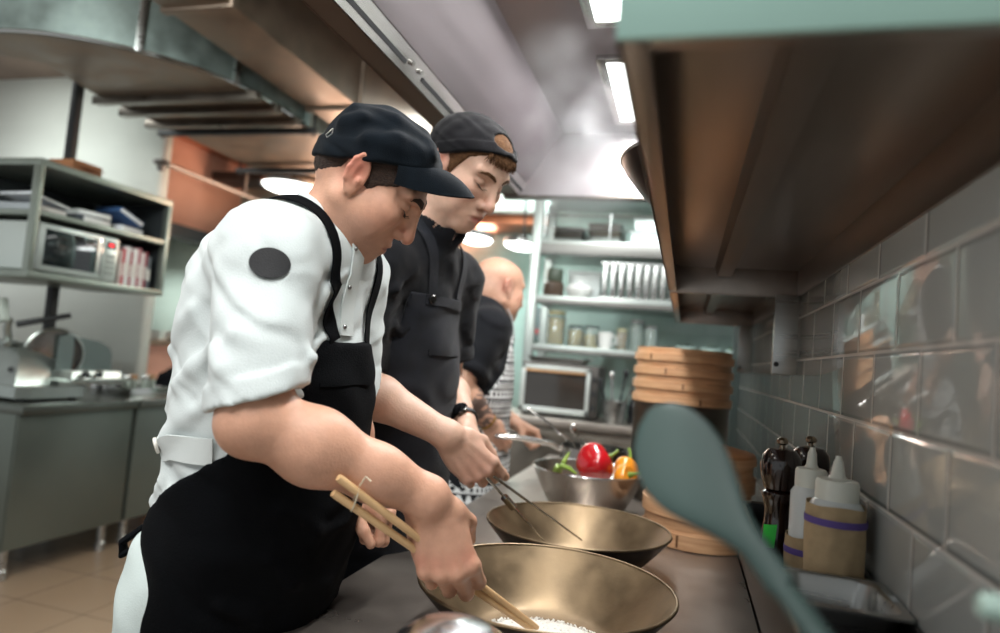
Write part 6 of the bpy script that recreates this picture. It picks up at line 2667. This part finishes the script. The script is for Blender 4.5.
b = MB()
b.tube([(-.57, 3.93, 1.366), (-.53, 3.93, 1.372), (-.53, 3.98, 1.372), (-.57, 3.98, 1.366)], .004, 8)
b.build('grip', M_steel_bright, t)
# pot of utensils, small dark bottles
t = thing('utensil_pot', (-.37, 3.78, 1.03), 'steel pot of utensils to the right of the countertop oven', 'pot')
b = MB()
b.lathe([(0, 0), (.055, 0), (.07, .12), (.073, .122), (.066, .122), (.052, .006), (0, .006)], (-.37, 3.78, 1.0305), 36)
b.build('pot_body', M_steel, t)
for k, (dx, dy, L_, mt) in enumerate(((-.09, .02, .22, M_iron), (-.03, .03, .26, M_steel_bright), (.05, .01, .28, M_iron), (.10, .02, .24, M_steel_bright))):
    t = thing('kitchen_utensil', (-.37 + dx * .3, 3.78, 1.04), ['black-handled tool leaning left in the utensil pot', 'steel whisk handle standing in the utensil pot', 'tall black-handled tool leaning right in the utensil pot', 'steel spoon leaning furthest right in the utensil pot'][k], 'utensil', 'utensils in the steel pot')
    b = MB()
    p0 = Vector((-.37 + dx * .25, 3.78 + dy * .4, 1.045))
    p1 = Vector((-.37 + dx, 3.78 + dy, 1.03 + L_))
    b.tube([p0, p0.lerp(p1, .7), p1], [.004, .006, .009], 10)
    b.build('shaft', mt, t)
    b = MB()
    b.sphere(p1, (.016, .010, .024), 14)
    b.build('tip', mt, t)
for k, x in enumerate((-.275, -.212)):
    t = thing('sauce_bottle', (x, 3.86 + .03 * k, 1.03), ['small dark sauce bottle by the utensil pot', 'small dark sauce bottle closest to the wide bamboo stack'][k], 'bottle', 'sauce bottles on the prep counter')
    b = MB()
    b.lathe([(0, 0), (.026, 0), (.028, .004), (.028, .10), (.020, .125), (.011, .140), (.011, .170), (0, .170)], (x, 3.86 + .03 * k, 1.0305), 24)
    b.build('glass', mat('dark_bottle_glass', '#22262a', rough=.15), t)
    b = MB()
    b.lathe([(.0125, .165), (.0125, .188), (0, .19)], (x, 3.86 + .03 * k, 1.0305), 16)
    b.build('cap', M_iron, t)


def jar(x, y, z, r, h, glass, fill, fh, lid, label, lidm=None, group='jars on the back rack'):
    t = thing('storage_jar', (x, y, z), label, 'jar', group)
    b = MB()
    b.lathe([(0, 0), (r * .92, 0), (r, .006), (r, h * .80), (r * .86, h * .88), (r * .84, h * .92), (r * .80, h * .92), (r * .94, h * .78), (r * .94, .008), (0, .006)], (x, y, z), 36)
    b.build('glass', glass, t)
    if fill:
        b = MB()
        b.lathe([(0, .0065), (r * .93, .0085), (r * .93, fh), (0, fh + .004)], (x, y, z), 32)
        b.build('contents', fill, t)
    if lid:
        b = MB()
        b.lathe([(r * .9, h * .90), (r * .92, h * .915), (r * .92, h * .985), (r * .80, h), (0, h)], (x, y, z), 32)
        b.build('lid', lidm or M_steel, t)
    return t


M_glass = mat('jar_glass', '#dfe9e4', rough=.06, trans=.85, spec=.5)
M_pasta = mat('yellow_pasta', '#c99a3a', rough=.6, var=.35, vscale=60)
M_amber = mat('amber_oil', '#b5762a', rough=.3, var=.2, vscale=30)
M_cork = mat('pale_lid', '#c7bd92', rough=.6)
jar(-.83, 4.28, t3, .058, .225, M_glass, M_pasta, .175, True, 'tall glass jar of yellow pasta at the left end of the lower shelf', M_cork)
jar(-.70, 4.27, t3, .052, .135, M_glass, M_pasta, .105, True, 'short glass jar of yellow grain beside the tall pasta jar', M_iron)
jar(-.60, 4.28, t3, .050, .140, M_glass, M_pasta, .085, True, 'half-full short glass jar third on the lower shelf', M_iron)
t = thing('measuring_cup', (-.50, 4.26, t3), 'white cup between the short jars and the amber jar', 'cup')
b = MB()
b.lathe([(0, 0), (.036, 0), (.05, .105), (.052, .107), (.047, .107), (.034, .005), (0, .005)], (-.505, 4.26, t3), 32)
b.build('cup_body', mat('white_china', '#e3e2de'), t)
b = MB()
b.tube([(-.462, 4.26, t3 + .03), (-.435, 4.26, t3 + .045), (-.432, 4.26, t3 + .075), (-.457, 4.26, t3 + .085)], .005, 8)
b.build('handle', mat('white_china', '#e3e2de'), t)
jar(-.405, 4.29, t3, .036, .135, M_glass, M_amber, .11, True, 'slim amber jar in the middle of the lower shelf', M_cork)
jar(-.315, 4.30, t3, .045, .20, M_glass, None, 0, True, 'tall empty glass jar right of the amber jar', M_steel)
jar(-.225, 4.27, t3, .040, .165, M_glass, None, 0, True, 'shorter empty glass jar nearest the bowls on the lower shelf', M_steel)
t = thing('serving_tray', (.10, 4.40, t3), 'long pale tray on the lower shelf above the wide bamboo stack', 'tray')
b = MB()
b.b2((-.10, 4.22, t3 + .0003), (.42, 4.56, t3 + .012), bev=.004)
b.b2((-.10, 4.22, t3 + .01), (.42, 4.23, t3 + .035), bev=.003)
b.b2((-.10, 4.55, t3 + .01), (.42, 4.56, t3 + .035), bev=.003)
b.build('tray_body', mat('pale_enamel', '#ccd8d2', rough=.3), t)
for k, x in enumerate((-.01, .14, .29)):
    t = thing('salad_bowl', (x, 4.38, t3 + .0125), ['shallow bowl of dark leaves at the left of the pale tray', 'shallow glass bowl in the middle of the pale tray', 'shallow bowl of green leaves at the right of the pale tray'][k], 'bowl', 'bowls on the pale tray')
    b = MB()
    b.lathe([(0, 0), (.03, 0), (.055, .02), (.066, .045), (.062, .045), (.05, .022), (0, .006)], (x, 4.38, t3 + .0125), 32)
    b.build('bowl_body', mat('pale_glassware', '#b9c9c4', rough=.15), t)
    b = MB()
    rng = random.Random(20 + k)
    for q in range(26):
        a, rr = rng.uniform(0, 6.28), rng.uniform(0, .042)
        b.sphere((x + rr * math.cos(a), 4.38 + rr * math.sin(a), t3 + .0525 + rng.uniform(-.006, .018)), (.014, .011, .007), 8)
    tag(b.build('salad_leaves', mat('leaf_mix_%d' % k, ['#26331f', '#5d6f60', '#5f8a3a'][k], rough=.6)), ['dark salad leaves in the left bowl on the pale tray', 'grey-green herbs in the middle bowl on the pale tray', 'fresh green leaves in the right bowl on the pale tray'][k], 'salad', kind='stuff')
# upper bay of the lower half: a hood-like pale box between middle and lower shelf
t = thing('plastic_crate', (.17, 4.42, 1.763), 'grey pale crate at the right of the middle shelf', 'crate')
b = MB()
b.b2((.08, 4.20, 1.7633), (.55, 4.60, 1.95), bev=.01)
b.build('crate_body', mat('pale_crate', '#a8b8b4', rough=.5), t)
b = MB()
b.b2((.07, 4.19, 1.935), (.56, 4.61, 1.955), bev=.004)
b.build('crate_rim', mat('pale_crate', '#a8b8b4'), t)
# middle shelf
t = thing('dish_rack', (-.42, 4.40, 1.763), 'upright slatted steel dish rack on the middle shelf', 'rack')
b = MB()
b.b2((-.56, 4.22, 1.7633), (-.10, 4.58, 1.778), bev=.003)
b.b2((-.56, 4.22, 1.985), (-.10, 4.235, 2.000), bev=.002)
b.b2((-.56, 4.565, 1.985), (-.10, 4.58, 2.000), bev=.002)
b.build('frame', M_steel, t)
for k in range(9):
    b = MB()
    b.b2((-.545 + k * .052, 4.222, 1.777), (-.515 + k * .052, 4.232, 1.987), bev=.002)
    b.build('slat', M_steel, t)
for k in range(7):
    t2 = thing('stacked_plate', (-.50 + k * .06, 4.40, 1.778), 'pale plate standing in the slatted dish rack', 'plate', 'plates standing in the dish rack')
    b = MB()
    b.lathe([(0, 0), (.06, 0), (.095, .012), (.097, .015), (.058, .004), (0, .004)], (-.50 + k * .06, 4.40, 1.8755), 36, (1, 0, .0))
    b.build('china', mat('white_china', '#e3e2de'), t2)
t = thing('storage_jar', (-.865, 4.27, 1.763), 'dark lidded jar at the left end of the middle shelf', 'jar', 'jars on the back rack')
b = MB()
b.lathe([(0, 0), (.062, 0), (.066, .006), (.066, .085), (.05, .10), (0, .10)], (-.865, 4.27, 1.7633), 32)
b.build('body', mat('brown_ceramic', '#4a3b30', rough=.4), t)
b = MB()
b.lathe([(.052, .0985), (.054, .102), (.054, .170), (.045, .185), (0, .19)], (-.865, 4.27, 1.7633), 32)
b.build('lid', mat('moss_ceramic', '#3b4336', rough=.5), t)
t = thing('tureen', (-.70, 4.29, 1.763), 'white lidded tureen beside the dark jar on the middle shelf', 'pot')
b = MB()
b.lathe([(0, 0), (.05, 0), (.085, .035), (.092, .062), (.088, .065), (0, .065)], (-.70, 4.29, 1.7633), 40)
b.build('bowl', mat('white_china', '#e3e2de'), t)
b = MB()
b.lathe([(.089, .064), (.085, .072), (.05, .092), (.014, .100), (.016, .112), (.008, .118), (0, .118)], (-.70, 4.29, 1.7633), 40)
b.build('lid', mat('white_china', '#e3e2de'), t)
t = thing('bread_box', (-.69, 4.50, 1.763), 'white bread box behind the lidded tureen', 'box')
b = MB()
b.b2((-.80, 4.42, 1.7633), (-.585, 4.62, 1.945), bev=.012)
b.build('box_body', mat('white_enamel', '#e8eeec', rough=.3), t)
b = MB()
b.b2((-.81, 4.41, 1.945), (-.575, 4.63, 1.962), bev=.006)
b.build('box_lid', mat('white_enamel', '#e8eeec'), t)
# upper shelf: stacked pans and boxes behind a wire guard
for k, (x, w, h) in enumerate(((-.80, .20, .10), (-.56, .22, .13))):
    for q in range(3):
        z = 2.1235 + q * h / 3
        t = thing('baking_pan', (x, 4.42, z), ['bottom', 'middle', 'top'][q] + [' flat steel pan of the low stack at the upper shelf\'s left end', ' steel pan of the taller stack in the middle of the upper shelf'][k], 'pan', ['pans in the low stack', 'pans in the taller stack'][k])
        b = MB()
        b.loft([rrect(x, 4.42, w / 2 - .01, .15, .02, z), rrect(x, 4.42, w / 2, .17, .02, z + h / 3 - .006), rrect(x, 4.42, w / 2 - .003, .167, .02, z + h / 3 - .006), rrect(x, 4.42, w / 2 - .013, .147, .02, z + .004)])
        b.build('pan_body', [M_steel, M_steel_dark, M_steel][q], t)
        b = MB()
        b.tube([(px_, py_, z + h / 3 - .005) for px_, py_, _ in rrect(x, 4.42, w / 2, .17, .02, z)], .0035, 8, closed=True)
        b.build('rim', M_steel, t)
for k, (x, z, w, h, lb) in enumerate(((-.27, 2.123, .24, .085, 'white food box at the bottom of the pair on the upper shelf'), (-.26, 2.2085, .22, .075, 'white food box on top of the pair on the upper shelf'))):
    t = thing('food_box', (x, 4.38, z), lb, 'box', 'food boxes on the upper shelf')
    b = MB()
    b.b2((x - w / 2, 4.24, z + .0005), (x + w / 2, 4.54, z + h - .012), bev=.008)
    b.build('tub', mat('milky_tub', '#cfdcd8', rough=.35), t)
    b = MB()
    b.b2((x - w / 2 - .006, 4.234, z + h - .014), (x + w / 2 + .006, 4.546, z + h - .001), bev=.003)
    b.build('tub_lid', mat('clear_lid', '#e2ece9', rough=.25), t)
t = thing('wire_guard', (-.62, 4.185, 2.123), 'thin steel wire guard along the front of the upper shelf', 'guard')
b = MB()
for z in (2.20, 2.29):
    b.tube([(-.94, 4.20, z), (.80, 4.20, z)], .005, 8)
for x in (-.94, -.52, -.1, .35, .80):
    b.tube([(x, 4.20, 2.1235), (x, 4.20, 2.30)], .006, 8)
b.build('wires', M_steel, t)
# extractor behind and window pane on the mint wall
t = thing('wall_box', (-1.22, 5.985, 1.55), 'small slate switch box on the mint wall behind the bald cook', 'switch box')
b = MB()
b.b2((-1.40, 5.90, 1.52), (-1.24, 5.999, 1.82), bev=.008)
b.build('box_body', mat('slate_box', '#4c5a5c', rough=.5), t)
b = MB()
b.cyl((-1.32, 5.90, 1.60), (-1.32, 5.885, 1.60), .018, n=16)
b.build('switch', mat('red_switch', '#a8383a', rough=.5), t)
t = thing('extract_canopy', (-2.6, 5.4, 1.9), 'brown metal canopy behind the bald cook\'s shoulder', 'canopy')
b = MB()
b.prism([(-2.6, 5.2, 1.82), (-1.95, 5.2, 1.40), (-1.95, 5.2, 1.32), (-3.0, 5.2, 1.32), (-3.0, 5.2, 1.82)], (0, 0, 0), (0, .7, 0))
b.build('canopy_body', mat('olive_metal', '#6b6252', rough=.45, metal=.5), t)
b = MB()
b.b2((-2.9, 5.25, 0), (-2.0, 5.85, 1.32), bev=.004)
b.build('cabinet', M_unit, t)
b = MB()
b.b2((-3.0, 5.185, 1.30), (-1.95, 5.2, 1.40), bev=.002)
b.build('front_edge', M_steel, t)
t = thing('ceiling_reflection_block', (-1.5, 5.3, 2.42), 'copper-tinted block standing in for a ceiling reflection, high on the mint wall right of the second cook', 'duct')  # brownish ceiling reflection built as a solid box, no real duct
b = MB()
b.b2((-2.3, 5.55, 2.50), (-1.06, 5.99, 2.58), bev=.004)
b.build('duct_body', mat('copper_reflection_tint', '#8f5a40', rough=.35, metal=.8, var=.2, vscale=6), t)
b = MB()
b.b2((-2.3, 5.50, 2.60), (-1.06, 5.99, 3.0), bev=.004)
b.build('upper_box', mat('pale_box', '#bccac6', rough=.4), t)
b = MB()
b.b2((-2.32, 5.50, 2.578), (-1.06, 5.99, 2.602), bev=.002)
b.build('joint_flange', M_steel_dark, t)
